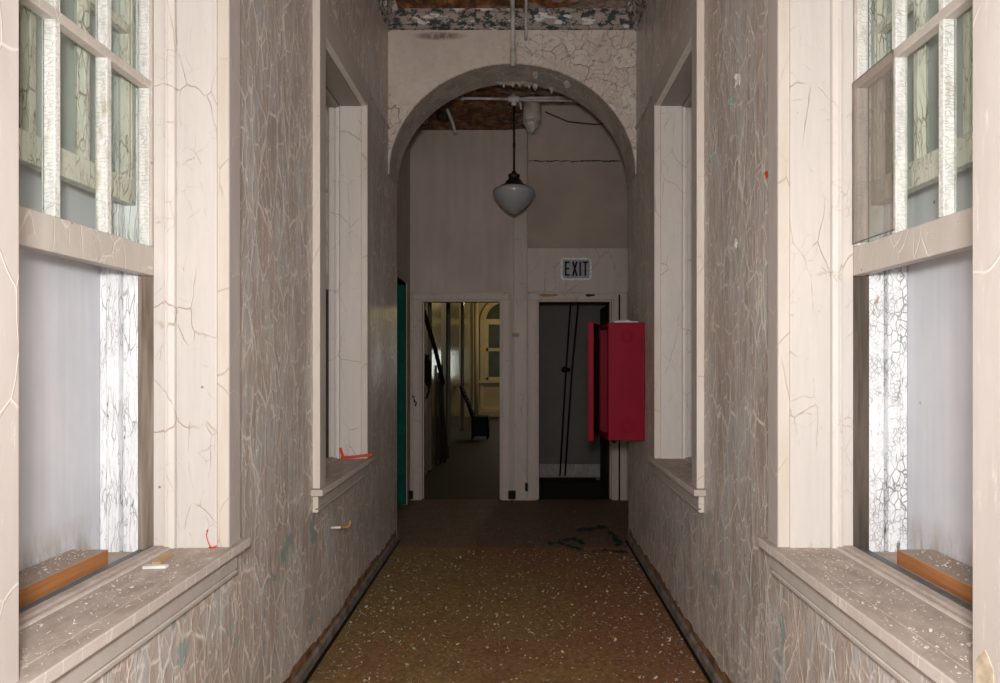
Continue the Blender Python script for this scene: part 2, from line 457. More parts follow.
def cornice_mat():
    m = NT('flaking_cornice')
    n = m.noise(m.vec((17, 17, 26)), 1, 7, 0.75)
    n2 = m.noise(m.vec((6, 6, 16), loc=(2.5, 5, 1)), 1, 5, 0.6)
    c = m.mix(m.ramp(n, [(0.50, 0), (0.53, 1)]), (0.34, 0.29, 0.26), (0.035, 0.045, 0.048))
    c = m.mix(m.ramp(n2, [(0.58, 0), (0.60, 1)]), c, (0.60, 0.60, 0.60))
    m.color(c); m.rough(0.7); m.bump(n, 0.7, 0.01)
    return m.m
M['cornice'] = cornice_mat()

def spandrel_mat():
    m = NT('beige_flaking_plaster')
    v = m.warp(m.warp(m.vec((1, 1, 1)), 4, 0.22), 16, 0.03)
    pos = m.sep(m.pos)
    x, z = pos[0], pos[2]
    e = m.voro(v, 7.5)
    e2 = m.voro(v, 17)
    n = m.noise(m.vec((3, 3, 3)), 1, 5, 0.65)
    nb = m.noise(m.vec((7, 7, 7), loc=(4, 1, 6)), 1, 5, 0.7)
    fine = m.noise(m.vec((28, 28, 28)), 1, 5, 0.7)
    base = m.mix(m.ramp(n, [(0.35, 0), (0.65, 1)]), (0.53, 0.46, 0.405), (0.63, 0.55, 0.49))
    base = m.mix(m.ramp(fine, [(0.35, 0.35), (0.5, 0)]), base, (0.42, 0.36, 0.31))
    rm = m.ramp(m.math('ADD', x, m.math('MULTIPLY', n, 0.3)), [(0.0, 0), (0.12, 1)])
    lm = m.ramp(m.math('SUBTRACT', m.math('MULTIPLY', x, -1.0), m.math('MULTIPLY', m.math('SUBTRACT', z, 2.95), 1.0)), [(0.45, 0), (0.55, 1)])
    mask = m.math('MAXIMUM', rm, lm)
    l1 = m.math('MULTIPLY', m.ramp(e, [(0, 1), (0.016, 0)]), m.math('MULTIPLY', mask, m.ramp(nb, [(0.38, 0.15), (0.55, 0.95)])))
    l2 = m.math('MULTIPLY', m.math('MULTIPLY', m.ramp(e2, [(0, 1), (0.035, 0)]), mask), m.ramp(fine, [(0.45, 0), (0.6, 0.7)]))
    lines = m.math('MAXIMUM', l1, l2)
    c = m.mix(lines, base, (0.22, 0.175, 0.135))
    cell = m.sep(m.voro(v, 7.5, 'F1', 'Color'))[0]
    c = m.mix(m.math('MULTIPLY', m.ramp(cell, [(0.75, 0), (0.8, 0.5)]), mask), c, (0.66, 0.62, 0.58))
    tn = m.ramp(m.noise(m.vec((13, 13, 13), loc=(3, 3, 6.2)), 1, 6, 0.7), [(0.60, 0), (0.63, 0.9)])
    c = m.mix(m.math('MULTIPLY', tn, mask), c, (0.33, 0.36, 0.27))
    wn = m.ramp(m.noise(m.vec((12, 12, 12), loc=(9, 1, 3)), 1, 6, 0.7), [(0.61, 0), (0.64, 0.8)])
    c = m.mix(m.math('MULTIPLY', wn, mask), c, (0.62, 0.63, 0.65))
    # sooty smear below the cornice
    dx = m.math('DIVIDE', m.math('ADD', x, 0.58), 0.22); dz = m.math('DIVIDE', m.math('SUBTRACT', z, 3.785), 0.035)
    rr_ = m.math('ADD', m.math('MULTIPLY', dx, dx), m.math('MULTIPLY', dz, dz))
    sm = m.math('MULTIPLY', m.ramp(rr_, [(0.1, 1), (1.0, 0)]), m.ramp(fine, [(0.35, 0.2), (0.55, 0.9)]))
    c = m.mix(sm, c, (0.12, 0.10, 0.09))
    m.color(c); m.rough(0.75)
    m.bump(m.math('ADD', m.math('MULTIPLY', lines, -1.0), m.math('ADD', m.math('MULTIPLY', fine, 0.3), m.math('MULTIPLY', cell, 0.4))), 0.8, 0.012)
    return m.m
M['spandrel'] = spandrel_mat()
def soffit_mat():
    m = NT('arch_lining_peel')
    v = m.warp(m.vec((1, 1, 1)), 9, 0.06)
    n = m.noise(m.vec((9, 9, 9), src=v), 1, 7, 0.75)
    n2 = m.noise(m.vec((22, 14, 22), loc=(3, 4, 1)), 1, 6, 0.75)
    e = m.voro(m.vec((13, 6, 13), src=v), 1)
    c = m.mix(m.ramp(n, [(0.36, 0), (0.64, 1)]), (0.30, 0.26, 0.23), (0.52, 0.46, 0.41))
    c = m.mix(m.ramp(n2, [(0.60, 0), (0.64, 0.9)]), c, (0.66, 0.62, 0.57))
    c = m.mix(m.ramp(n2, [(0.33, 0.9), (0.38, 0)]), c, (0.13, 0.11, 0.10))
    c = m.mix(m.math('MULTIPLY', m.ramp(e, [(0, 0.9), (0.03, 0)]), m.ramp(n, [(0.45, 0), (0.6, 1)])), c, (0.6, 0.56, 0.5))
    m.color(c); m.rough(0.55); m.bump(m.math('ADD', n, n2), 0.6, 0.008)
    return m.m
M['soffit'] = soffit_mat()

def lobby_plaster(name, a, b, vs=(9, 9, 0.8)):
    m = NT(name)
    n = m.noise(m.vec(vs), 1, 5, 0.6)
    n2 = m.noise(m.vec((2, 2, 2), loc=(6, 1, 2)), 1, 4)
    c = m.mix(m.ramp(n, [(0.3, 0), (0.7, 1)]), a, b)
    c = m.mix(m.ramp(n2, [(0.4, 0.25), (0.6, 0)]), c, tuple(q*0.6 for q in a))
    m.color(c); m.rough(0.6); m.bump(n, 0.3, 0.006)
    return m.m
M['lobby'] = lobby_plaster('lobby_plaster', (0.42, 0.355, 0.31), (0.50, 0.43, 0.38))
M['slope'] = lobby_plaster('stair_soffit_plaster', (0.33, 0.27, 0.225), (0.40, 0.33, 0.28), (2, 2, 2))
M['lobby_trim'] = trim_paint('lobby_trim_paint', (0.50, 0.43, 0.38), (0.22, 0.16, 0.12), 5, 0.6, 0.02, 0.5)
M['old_ceiling'] = M['ceiling']
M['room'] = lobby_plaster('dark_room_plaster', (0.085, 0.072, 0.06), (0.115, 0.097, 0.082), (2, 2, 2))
M['dark'] = plain('dark_soot', (0.035, 0.03, 0.028), 0.8)
M['black'] = plain('black_paint', (0.008, 0.008, 0.008), 0.6)
M['iron'] = plain('dark_bronze', (0.035, 0.028, 0.022), 0.4, 0.6)
M['pipe'] = plain('painted_conduit', (0.50, 0.47, 0.45), 0.45, 0.0, 0.4, 12)
M['green'] = plain('green_door_paint', (0.006, 0.10, 0.068), 0.5, 0, 0.3, 6)
M['opal'] = plain('opal_glass', (0.29, 0.30, 0.31), 0.15, 0, 0.08, 3)
M['jar'] = plain('dusty_jar_glass', (0.46, 0.42, 0.39), 0.3, 0, 0.3, 14)
def red_mat():
    m = NT('red_enamel')
    n = m.noise(m.vec((7, 7, 3)), 1, 5, 0.6)
    c = m.mix(m.ramp(n, [(0.3, 0), (0.7, 1)]), (0.185, 0.0028, 0.0155), (0.235, 0.004, 0.021))
    sc_ = m.ramp(m.noise(m.vec((60, 60, 10)), 1, 4, 0.8), [(0.68, 0), (0.74, 0.5)])
    c = m.mix(sc_, c, (0.38, 0.03, 0.05))
    m.color(c); m.rough(0.5); m.b.inputs['Specular IOR Level'].default_value = 0.10; m.bump(n, 0.12, 0.01)
    return m.m
M['red'] = red_mat()
M['red_tape'] = plain('red_orange_tape', (0.62, 0.05, 0.015), 0.5, 0, 0.2)
M['sign_face'] = plain('sign_face', (0.26, 0.30, 0.34), 0.5, 0, 0.3, 30)
M['sign_edge'] = plain('sign_edge', (0.74, 0.76, 0.70), 0.5, 0, 0.45, 60)
M['sign_red'] = plain('sign_red', (0.045, 0.004, 0.008), 0.6)
M['teal_chip'] = plain('teal_undercoat', (0.25, 0.44, 0.40), 0.6)
M['white_chip'] = plain('white_undercoat', (0.72, 0.70, 0.66), 0.6)
M['green_scrap'] = plain('green_tarp', (0.018, 0.038, 0.028), 0.6, 0, 0.5, 40)
M['base_brown'] = plain('stripped_brown_plaster', (0.22, 0.11, 0.05), 0.8, 0, 0.7, 16)
M['base_grey'] = plain('scuffed_grey_base', (0.20, 0.165, 0.14), 0.7, 0, 0.6, 14)
M['stick'] = wood('splinter_wood', (0.35, 0.22, 0.1), (0.55, 0.38, 0.2), 0.7)
M['rust'] = plain('rusty_iron', (0.38, 0.2, 0.08), 0.7, 0, 0.5, 60)

random.seed(7)
WL, WR = 0.955, 0.857            # wall planes left / right of the lens axis
ARCH_Y, ARCH_B = 4.87, 5.22
CEIL = 3.96
LOB = 6.77
LCEIL = 3.755
OUT = 0.40                       # wall thickness

# window positions along the corridor (opening y0..y1)
WIN = [(1.215, 2.11), (3.175, 4.035)]
ZS, ZH = 0.82, 2.955             # sill top, head

SPR = 2.776                       # spring line of the arch
# ------------------------------------------------------------------ corridor shell
def corridor_wall(name, s, W):
    mb = MB()
    X = lambda d: s*(W+d)
    def bx(y0, y1, z0, z1): mb.box(X(0), X(OUT), y0, y1, z0, z1)
    ys = [-2.0]
    for a, b in WIN: ys += [a-0.03, b+0.03]
    ys += [ARCH_B]
    # plain stretches
    bx(ys[0], ys[1], 0, CEIL); bx(ys[2], ys[3], 0, CEIL); bx(ys[4], ARCH_Y, 0, CEIL); bx(ARCH_Y, ARCH_B, 0, SPR)
    for a, b in WIN:
        bx(a-0.03, b+0.03, 0, ZS-0.03); bx(a-0.03, b+0.03, ZH+0.03, CEIL)
    return struct(mb.build(name, M['wall'], off=(0, 0, 0)))
corridor_wall('wall_left', -1, WL)
corridor_wall('wall_right', 1, WR)

mb = MB(); mb.box(-WL-OUT, WR+OUT, -2.15, -2.0, 0, CEIL)
struct(mb.build('wall_back', M['wall']))
mb = MB(); mb.box(-WL-OUT, WR+OUT, -2.0, ARCH_Y, CEIL, CEIL+0.12)
struct(mb.build('ceiling', M['ceiling']))
mb = MB(); mb.box(-WL-OUT, WR+OUT, -2.0, 5.06, -0.1, 0.0)
struct(mb.build('floor', M['floor']))
mb = MB(); mb.box(-2.2, 3.2, 5.06, LOB+0.04, -0.1, -0.004)
struct(mb.build('floor_lobby', M['floor2']))
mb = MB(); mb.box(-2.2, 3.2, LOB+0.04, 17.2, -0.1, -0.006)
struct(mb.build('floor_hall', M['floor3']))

# arch wall ----------------------------------------------------------
AX = (WR-WL)/2                    # arch centre line
AR = (WR+WL)/2                    # half span
SPR, ARISE = 2.776, 0.81
def arch_pts(a, b, n=64):
    return [(AX - a*math.cos(math.pi*i/n), SPR + b*math.sin(math.pi*i/n)) for i in range(n+1)]
mb = MB()
mb.box(-1.6, -WL-OUT, ARCH_Y, ARCH_B, 0, SPR); mb.box(WR+OUT, 1.6, ARCH_Y, ARCH_B, 0, SPR)
mb.box(-1.6, -WL, ARCH_Y, ARCH_B, SPR, CEIL); mb.box(WR, 1.6, ARCH_Y, ARCH_B, SPR, CEIL)
pts = arch_pts(AR, ARISE)
for (x0, z0), (x1, z1) in zip(pts[:-1], pts[1:]):
    mb.prism([(x0, z0), (x1, z1), (x1, CEIL), (x0, CEIL)], lambda u, v, w: (u, w, v), ARCH_Y, ARCH_B)
struct(mb.build('wall_arch', M['spandrel'], off=(0, 0, 0)))
# taupe lining of the arch and its jambs
mb = MB()
inner = arch_pts(AR-0.008, ARISE-0.008)
for i in range(64):
    a, b, c, d = pts[i], pts[i+1], inner[i+1], inner[i]
    mb.prism([a, b, c, d], lambda u, v, w: (u, w, v), ARCH_Y-0.004, ARCH_B)
struct(mb.build('trim_1', M['soffit'], off=(0, 0, 0)))

# cornices -----------------------------------------------------------
def cove(p0, p1, out, drop, s=1):
    pass
prof = [(0, 0), (0.085, 0), (0.085, -0.02), (0.07, -0.028), (0.05, -0.06), (0.022, -0.09), (0.012, -0.12), (0.012, -0.145), (0, -0.145)]
for nm, s, W in (('trim_2', -1, WL), ('trim_3', 1, WR)):
    mb = MB()
    mb.prism(prof, lambda u, v, w, s=s, W=W: (s*(W-u), w, CEIL+v), -2.0, ARCH_Y-0.003)
    struct(mb.build(nm, M['cornice'], off=(0, 0, 0)))
mb = MB()
prof2 = [(0, 0), (0.05, 0), (0.05, -0.018), (0.03, -0.026), (0.022, -0.06), (0.018, -0.10), (0.026, -0.112), (0.026, -0.128), (0, -0.133)]
mb.prism(prof2, lambda u, v, w: (w, ARCH_Y-u, CEIL+v), -WL+0.004, WR-0.004)
struct(mb.build('trim_4', M['cornice'], off=(0, 0, 0)))
# little rail running from the window heads to the arch
for nm, s, W in (('trim_5', -1, WL), ('trim_6', 1, WR)):
    mb = MB()
    mb.box(s*W, s*(W-0.014), WIN[1][1]+0.1, ARCH_Y, 3.10, 3.118)
    mb.box(s*W, s*(W-0.014), WIN[0][1]+0.1, WIN[1][0]-0.1, 3.10, 3.118)
    struct(mb.build(nm, M['wall'], off=(0, 0, 0), bevel=0.004))

# baseboards ---------------------------------------------------------
for nm, s, W in (('baseboard_left', -1, WL), ('baseboard_right', 1, WR)):
    rt = root(nm, (s*W, 0, 0), kind='structure')
    mb = MB(); rr = random.Random(3 if s > 0 else 5)
    # stripped plaster band with a ragged upper edge
    y = -1.5; top = []
    while y < ARCH_B - 0.05:
        top.append((y, 0.10 + 0.008*math.sin(y*5) + rr.uniform(-0.012, 0.012))); y += rr.uniform(0.015, 0.07)
    poly = [(-1.5, 0.03)] + top + [(top[-1][0], 0.03)]
    mb.v = []; mb.f = []
    n = len(top)
    for (ya, za), (yb, zb) in zip(top[:-1], top[1:]):
        mb.prism([(ya, 0.03), (yb, 0.03), (yb, zb), (ya, za)], lambda u, v, w, s=s, W=W: (s*(W-w), u, v), 0.0, 0.0035)
    mb.build('plaster_band', M['base_brown'], rt)
    mb = MB(); mb.prism([(0, 0.0), (0.016, 0.0), (0.014, 0.05), (0.004, 0.064), (0, 0.064)], lambda u, v, w, s=s, W=W: (s*(W-u), w, v), -1.5, ARCH_B)
    mb.build('base_strip', M['base_grey'], rt)
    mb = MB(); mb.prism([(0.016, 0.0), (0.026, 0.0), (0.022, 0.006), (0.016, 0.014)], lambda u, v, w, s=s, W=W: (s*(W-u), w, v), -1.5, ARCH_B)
    mb.build('dark_seam', M['black'], rt)  # thin dark seam along the foot of the base strip

# ------------------------------------------------------------------ windows
def window(idx, s, W, y0, y1, zr, side, which):
    """s side sign, W wall plane, zr bottom of the raised sash"""
    X = lambda d: s*(W+d)
    rt = root('window_%d' % idx, (s*W, (y0+y1)/2, ZS), kind='structure')
    P = lambda mb, nm, mat, par=rt, bev=0.0: mb.build(nm, mat, par, bevel=bev)
    # casing on the wall face
    mb = MB()
    for a, b in ((y0-0.092, y0+(0.012 if idx == 1 else -0.006 if idx == 2 else 0)), (y1, y1+0.092)):
        mb.box(X(-0.035), X(0), a, b, ZS, ZH+0.14)
        if a > y0: mb.box(X(-0.038), X(-0.035), a, a+0.022, ZS, ZH+0.02)
    mb.box(X(-0.035), X(0), y0, y1, ZH, ZH+0.14)
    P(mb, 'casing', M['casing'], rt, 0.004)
    if idx == 2:
        mb = MB()
        mb.prism([(1.150, 0.825), (1.196, 0.822), (1.199, 0.87), (1.190, 0.885), (1.184, 0.889), (1.176, 0.901), (1.168, 0.893), (1.155, 0.875)], lambda u, v, w: (X(w), u, v), -0.0362, -0.034)
        mb.build('bare_patch', plain('bare_casing_wood', (0.50, 0.41, 0.30), 0.7, 0, 0.4, 25), rt)
    # reveal lining, drawn as a stepped profile (d, inset from the opening edge)
    mb = MB()
    prof = [(0.0005, -0.0295), (0.0005, 0.004), (0.124, 0.004), (0.124, -0.004), (0.129, -0.004), (0.131, 0.010), (0.146, 0.015),
            (0.150, 0.024), (0.155, 0.024), (0.155, 0.012), (0.158, 0.012), (0.158, 0.018), (0.192, 0.018), (0.192, -0.0295)]
    for ya, sg in ((y1, -1), (y0, 1)):
        mb.prism(prof, lambda u, v, w, ya=ya, sg=sg: (X(u), ya+sg*v, w), ZS-0.01, ZH+0.03)
    P(mb, 'jamb', M['trim'], rt, 0.002)
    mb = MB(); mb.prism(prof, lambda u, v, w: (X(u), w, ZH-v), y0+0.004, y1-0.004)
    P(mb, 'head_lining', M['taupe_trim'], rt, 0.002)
    # bare track behind the stop
    mb = MB()
    for a, b in ((y1-0.002, y1+0.03), (y0-0.03, y0+0.002)):
        mb.box(X(0.192), X(0.250), a, b, ZS-0.02, ZH+0.03)
    mb.box(X(0.192), X(0.250), y0, y1, ZH, ZH+0.03)
    P(mb, 'sash_track', M['track'] if idx == 1 else M['track_dark'], rt)
    # outer jamb, weathered white, with a ridge down its middle
    mb = MB()
    pr = [(0.250, -0.03), (0.250, 0.004), (0.296, 0.004), (0.298, -0.018), (0.307, -0.018), (0.309, 0.008), (0.345, 0.008), (0.349, 0.0), (0.372, 0.0), (0.372, -0.03)]
    for ya, sg in ((y1, -1), (y0, 1)):
        mb.prism(pr, lambda u, v, w, ya=ya, sg=sg: (X(u), ya+sg*v, w), ZS-0.02, ZH+0.02)
    mb.box(X(0.250), X(0.372), y0, y1, ZH, ZH+0.03)
    P(mb, 'outer_jamb', M['outer_left' if s < 0 else 'outer_right'], rt, 0.002)
    # stool, apron, raised stop and outer sill
    mb = MB()
    mb.box(X(-0.056), X(0.0), y0-0.125, y1+0.125, ZS-0.03, ZS)
    mb.box(X(-0.001), X(0.20), y0, y1, ZS-0.03, ZS)
    mb.prism([(0.135, ZS), (0.142, ZS+0.008), (0.156, ZS+0.008), (0.162, ZS+0.012), (0.19, ZS+0.012), (0.196, ZS)], lambda u, v, w: (X(u), w, v), y0+0.018, y1-0.018)
    P(mb, 'sill', M['sill'], rt, 0.005)
    mb = MB()
    mb.prism([(0, ZS-0.036), (-0.026, ZS-0.036), (-0.026, ZS-0.093), (-0.012, ZS-0.094), (-0.012, ZS-0.098), (-0.026, ZS-0.099), (-0.026, ZS-0.110), (-0.022, ZS-0.113), (0, ZS-0.112)],
             lambda u, v, w: (X(u), w, v), y0-0.09, y1+0.09)
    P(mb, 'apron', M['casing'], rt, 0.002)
    mb = MB(); mb.box(X(0.200), X(0.248), y0, y1, ZS-0.04, ZS-0.006)
    mb.box(X(0.205), X(0.212), y0, y1, ZS-0.006, ZS+0.004)
    P(mb, 'zinc_strip', M['zinc'], rt)
    mb = MB(); mb.box(X(0.248), X(0.40), y0-0.02, y1+0.02, ZS-0.05, ZS-0.012)
    P(mb, 'outer_sill', M['sill'], rt)
    # sashes
    def sash(nm, d0, d1, zb, zt, rail, mat_rail, mat_bar, stile=0.036, mid=None):
        ya, yb = y0+0.004, y1-0.004
        mb = MB()
        mb.box(X(d0), X(d1), ya, yb, zb, zb+rail)
        mb.box(X(d0), X(d1), ya, yb, zt-0.045, zt)
        mb.box(X(d0), X(d1), ya, ya+stile-0.012, zb+rail, zt-0.045)
        mb.box(X(d0), X(d1), yb-stile+0.012, yb, zb+rail, zt-0.045)
        sh = mb.build(nm, mat_rail, rt, bevel=0.003)
        # glazing bars and stile edges; paler than the rails on the lower sash
        mb = MB(); n = 4
        pa, pb = ya+stile-0.012, yb-stile+0.012
        pitch = (pb-pa)/n
        dm = (d0+d1)/2
        for k in range(1, n):
            y = pa+k*pitch
            mb.box(X(d0+0.002), X(d1-0.002), y-0.011, y+0.011, zb+rail, zt-0.045)
        mb.box(X(d0+0.002), X(d1-0.002), pa, pa+0.012, zb+rail, zt-0.045)
        mb.box(X(d0+0.002), X(d1-0.002), pb-0.012, pb, zb+rail, zt-0.045)
        mb.build('glazing_bars', mat_bar, sh, bevel=0.003)
        mb = MB()
        z = zb+rail + (zt-0.045-zb-rail)*0.5 if mid is None else mid
        mb.box(X(d0), X(d1-0.003), pa, pb, z-0.014, z+0.014)
        mb.build('cross_bar', mat_rail, sh, bevel=0.004)
        for k in range(n):
            for za, zc in ((zb+rail, z-0.014), (z+0.014, zt-0.045)):
                if which == 'far' and za > zb+rail and False: continue
                mb = MB()
                y = pa+k*pitch
                dd = d1-0.010 
                mb.box(X(dd), X(dd+0.003), y+0.011, y+pitch-0.011, za, zc)
                mb.build('glass_pane', M['glass'], sh)
    sash('lower_sash', 0.193, 0.231, zr, min(zr+1.13, ZH-0.01), 0.09, M['sash'], M['bar'], mid=zr+0.593)
    sash('upper_sash', 0.254, 0.290, 1.90, ZH-0.005, 0.075, M['upper'], M['upper'])
    return rt, X

specs = [(1, -1, WL, WIN[0], 1.678, 'left', 'near'), (2, 1, WR, WIN[0], 1.678, 'right', 'near'),
         (3, -1, WL, WIN[1], 1.84, 'left', 'far'), (4, 1, WR, WIN[1], 1.86, 'right', 'far')]
for idx, s, W, (a, b), zr, side, which in specs:
    rt, X = window(idx, s, W, a, b, zr, side, which)
    mb = MB(); mb.box(X(0.373), X(0.389), a-0.028, b+0.028, ZS-0.011, ZH+0.028)
    lab = {1: 'pale blue-white board closing off the window opening above the sill with the white splinter',
           2: 'pale blue-white board closing off the window opening behind the grimy plastic sheet',
           3: 'board closing off the window above the sill with the red tape',
           4: 'board closing off the window nearest the red hose cabinet'}[idx]
    tag(mb.build('window_board', M['board']), lab, 'board', 'boards closing off the corridor windows')
    if which == 'near':
        mb = MB(); mb.box(X(0.262), X(0.371), a+0.005, b-0.135, ZS-0.0115, ZS+0.032)
        tag(mb.build('timber_strip', M['strip_wood'], bevel=0.002),
            'dusty orange timber strip outside the %s' % ('sill holding two splinters' if side == 'left' else 'window with the grimy plastic sheet'),
            'timber strip', 'timber strips on the outer sills')

# paint flakes lying on sills and floor ------------------------------
def flakes(name, n, fn, smin, smax, mat, seed, tilt=0.25):
    rr = random.Random(seed); mb = MB()
    for _ in range(n):
        x, y, z = fn(rr)
        r = smin*(smax/smin)**(rr.random()**2.2)
        k = rr.choice((4, 5, 5, 6)); a0 = rr.random()*6.28; st = rr.uniform(0.35, 1.0)
        tx, ty = rr.gauss(0, tilt), rr.gauss(0, tilt)
        rot = rr.random()*6.28; cr, sr = math.cos(rot), math.sin(rot)
        th = 0.0012
        ring = []
        for i in range(k):
            an = a0+6.283*i/k
            rad = r*rr.uniform(0.65, 1.15)
            u, v = rad*math.cos(an), rad*math.sin(an)*st
            ring.append((u*cr-v*sr, u*sr+v*cr))
        dz = max(abs(u*tx+v*ty) for u, v in ring)
        lo = [(x+u, y+v, z+dz+u*tx+v*ty+0.0002) for u, v in ring]
        hi = [(a, b, c+th) for a, b, c in lo]
        fs = [tuple(range(k-1, -1, -1)), tuple(range(k, 2*k))]
        for i in range(k):
            j = (i+1) % k
            fs.append((i, j, j+k, i+k))
        mb.add(lo+hi, fs)
    return mb.build(name, mat, off=(0, 0, 0))
def onfloor(rr):
    while True:
        x = rr.uniform(-WL+0.03, WR-0.03); y = rr.uniform(1.2, 5.0)
        edge = min(x+WL, WR-x)
        if rr.random() < 0.45 + 0.8*math.exp(-edge/0.22): return (x, y, 0.0)
o = flakes('paint_flakes', 5200, onfloor, 0.0014, 0.0115, M['flake'], 11)
tag(o, 'pale paint flakes strewn over the stained brown corridor floor', 'paint flakes', kind='stuff')
o = flakes('paint_flakes', 300, lambda rr: (rr.uniform(-0.85, 1.0), rr.uniform(5.07, 6.7), -0.004), 0.003, 0.014, M['base_grey'], 12)
tag(o, 'sparse dull flakes and grit on the lobby floor beyond the arch', 'paint flakes', kind='stuff')
for k, (s, W, (a, b), lab) in enumerate(((-1, WL, WIN[0], 'fallen paint flakes on the sill with the white splinter'), (1, WR, WIN[0], 'fallen paint flakes on the sill below the plastic-covered pane'),
                           (-1, WL, WIN[1], 'fallen paint flakes on the sill beside the red tape'), (1, WR, WIN[1], 'fallen paint flakes on the sill nearest the red cabinet'))):
    o = flakes('paint_flakes', 420 if k < 2 else 80, lambda rr: (s*(W+rr.uniform(-0.04, 0.125)), rr.uniform(a+0.01, b-0.01), ZS), 0.0011, 0.0062, M['flake_dim'], 20+k)
    tag(o, lab, 'paint flakes', kind='stuff')
    if k < 2:
        o = flakes('paint_flakes', 220, lambda rr: (s*(W+rr.uniform(0.275, 0.36)), rr.uniform(a+0.02, b-0.15), ZS+0.0325), 0.0012, 0.007, M['flake_dim'], 30+k)
        tag(o, 'fallen paint flakes on top of the orange timber strip, ' + ('splinter side' if k == 0 else 'plastic sheet side'), 'paint flakes', kind='stuff')

# splinters on the near left sill
mb = MB()
mb.add([(0,0,0),(0.022,0.004,0),(0.026,0.085,0),(0.008,0.11,0),(-0.004,0.06,0),(0,0,0.007),(0.022,0.004,0.006),(0.026,0.085,0.008),(0.008,0.11,0.006),(-0.004,0.06,0.008)],
       [(4,3,2,1,0),(5,6,7,8,9),(0,1,6,5),(1,2,7,6),(2,3,8,7),(3,4,9,8),(4,0,5,9)])
o = mb.build('wood_splinter', M['stick'], off=(0, 0, 0)); o.location = (-1.062, 1.93, ZS+0.001); o.rotation_euler = (0, 0, 0.12)
tag(o, 'short tan wood splinter lying on the sill just above the white one', 'splinter')
mb = MB(); mb.prism([(0, 0), (0.062, 0.004), (0.064, 0.018), (0.002, 0.02)], lambda u, v, w: (u, v, w), 0, 0.008)
o = mb.build('wood_splinter', M['white_chip'], off=(0, 0, 0)); o.location = (-1.065, 1.885, ZS+0.001); o.rotation_euler = (0, 0, 0.05)
tag(o, 'small white-painted splinter lying on the window sill', 'splinter')
# red curl of wire on the same sill against the jamb
mb = MB(); mb.tube([(-0.985, 2.1035, ZS+0.055), (-0.98, 2.100, ZS+0.058), (-0.984, 2.098, ZS+0.04), (-0.975, 2.094, ZS+0.018), (-0.966, 2.090, ZS+0.006), (-0.950, 2.090, ZS+0.005)], 0.0016, 6)
mb.tube([(-0.972, 2.093, ZS+0.005), (-0.960, 2.087, ZS+0.006), (-0.948, 2.091, ZS+0.010)], 0.0028, 6)
tag(mb.build('wire_scrap', M['red_tape']), 'tiny bent red wire scrap leaning in the near sill corner', 'wire')

# grimy plastic sheet over one pane, right window
y1 = WIN[0][1]
X = lambda d: (WR+d)
rt = root('plastic_sheet', (X(0.188), 1.97, 1.77), 'grimy see-through plastic sheet standing over one pane of the window sash', 'plastic sheet')
mb = MB(); mb.box(X(0.1865), X(0.1885), 1.862, 2.088, 1.775, 2.28); mb.build('sheet', M['sheet'], rt)
mb = MB()
for a, b, c, d in ((1.862, 1.866, 1.775, 2.28), (2.085, 2.088, 1.775, 2.28), (1.862, 2.088, 1.775, 1.778), (1.862, 2.088, 2.278, 2.28)):
    mb.box(X(0.1858), X(0.1892), a, b, c, d)
mb.build('dark_edge', M['base_grey'], rt)

# red tape at the foot of the far left reveal
mb = MB(); rr = random.Random(4)
def ribbon(pts, w, dirv, thick=0.002):
    d = Vector(dirv).normalized()
    for a, b in zip(pts[:-1], pts[1:]):
        a, b = Vector(a), Vector(b)
        t = (b-a).normalized(); n = t.cross(d).normalized()*thick
        q = [a, b, b+d*w, a+d*w]
        mb.add([tuple(p) for p in q]+[tuple(p+n) for p in q], [(0,1,2,3),(7,6,5,4),(0,4,5,1),(1,5,6,2),(2,6,7,3),(3,7,4,0)])
yy = WIN[1][1]-0.006
ribbon([(-1.090, yy, ZS+0.065), (-1.078, yy-0.004, ZS+0.03), (-1.066, yy-0.01, ZS+0.002)], 0.018, (1, 0, 0.15))
ribbon([(-1.075, yy-0.012, ZS+0.0), (-1.02, yy-0.015, ZS+0.003), (-0.97, yy-0.012, ZS+0.007), (-0.93, yy-0.01, ZS+0.012), (-0.885, yy-0.012, ZS+0.016)], 0.017, (0.1, 0, 1))
tag(mb.build('red_tape', M['red_tape']), 'crumpled red-orange tape along the foot of the far window reveal', 'tape')

# bent hook on the left wall
mb = MB(); mb.tube([(-WL-0.005, 3.39, 0.562), (-WL+0.03, 3.39, 0.563), (-WL+0.075, 3.39, 0.567)], 0.0065, 8)
o = mb.build('wall_hook', M['white_chip'])
tag(o, 'bent pale metal wall hook with rusty tip below the far left window', 'hook')
mb = MB(); mb.tube([(-WL+0.05, 3.39, 0.565), (-WL+0.085, 3.39, 0.567), (-WL+0.094, 3.39, 0.574), (-WL+0.098, 3.39, 0.60)], 0.0072, 8)
mb.build('hook_tip', M['rust'], o)

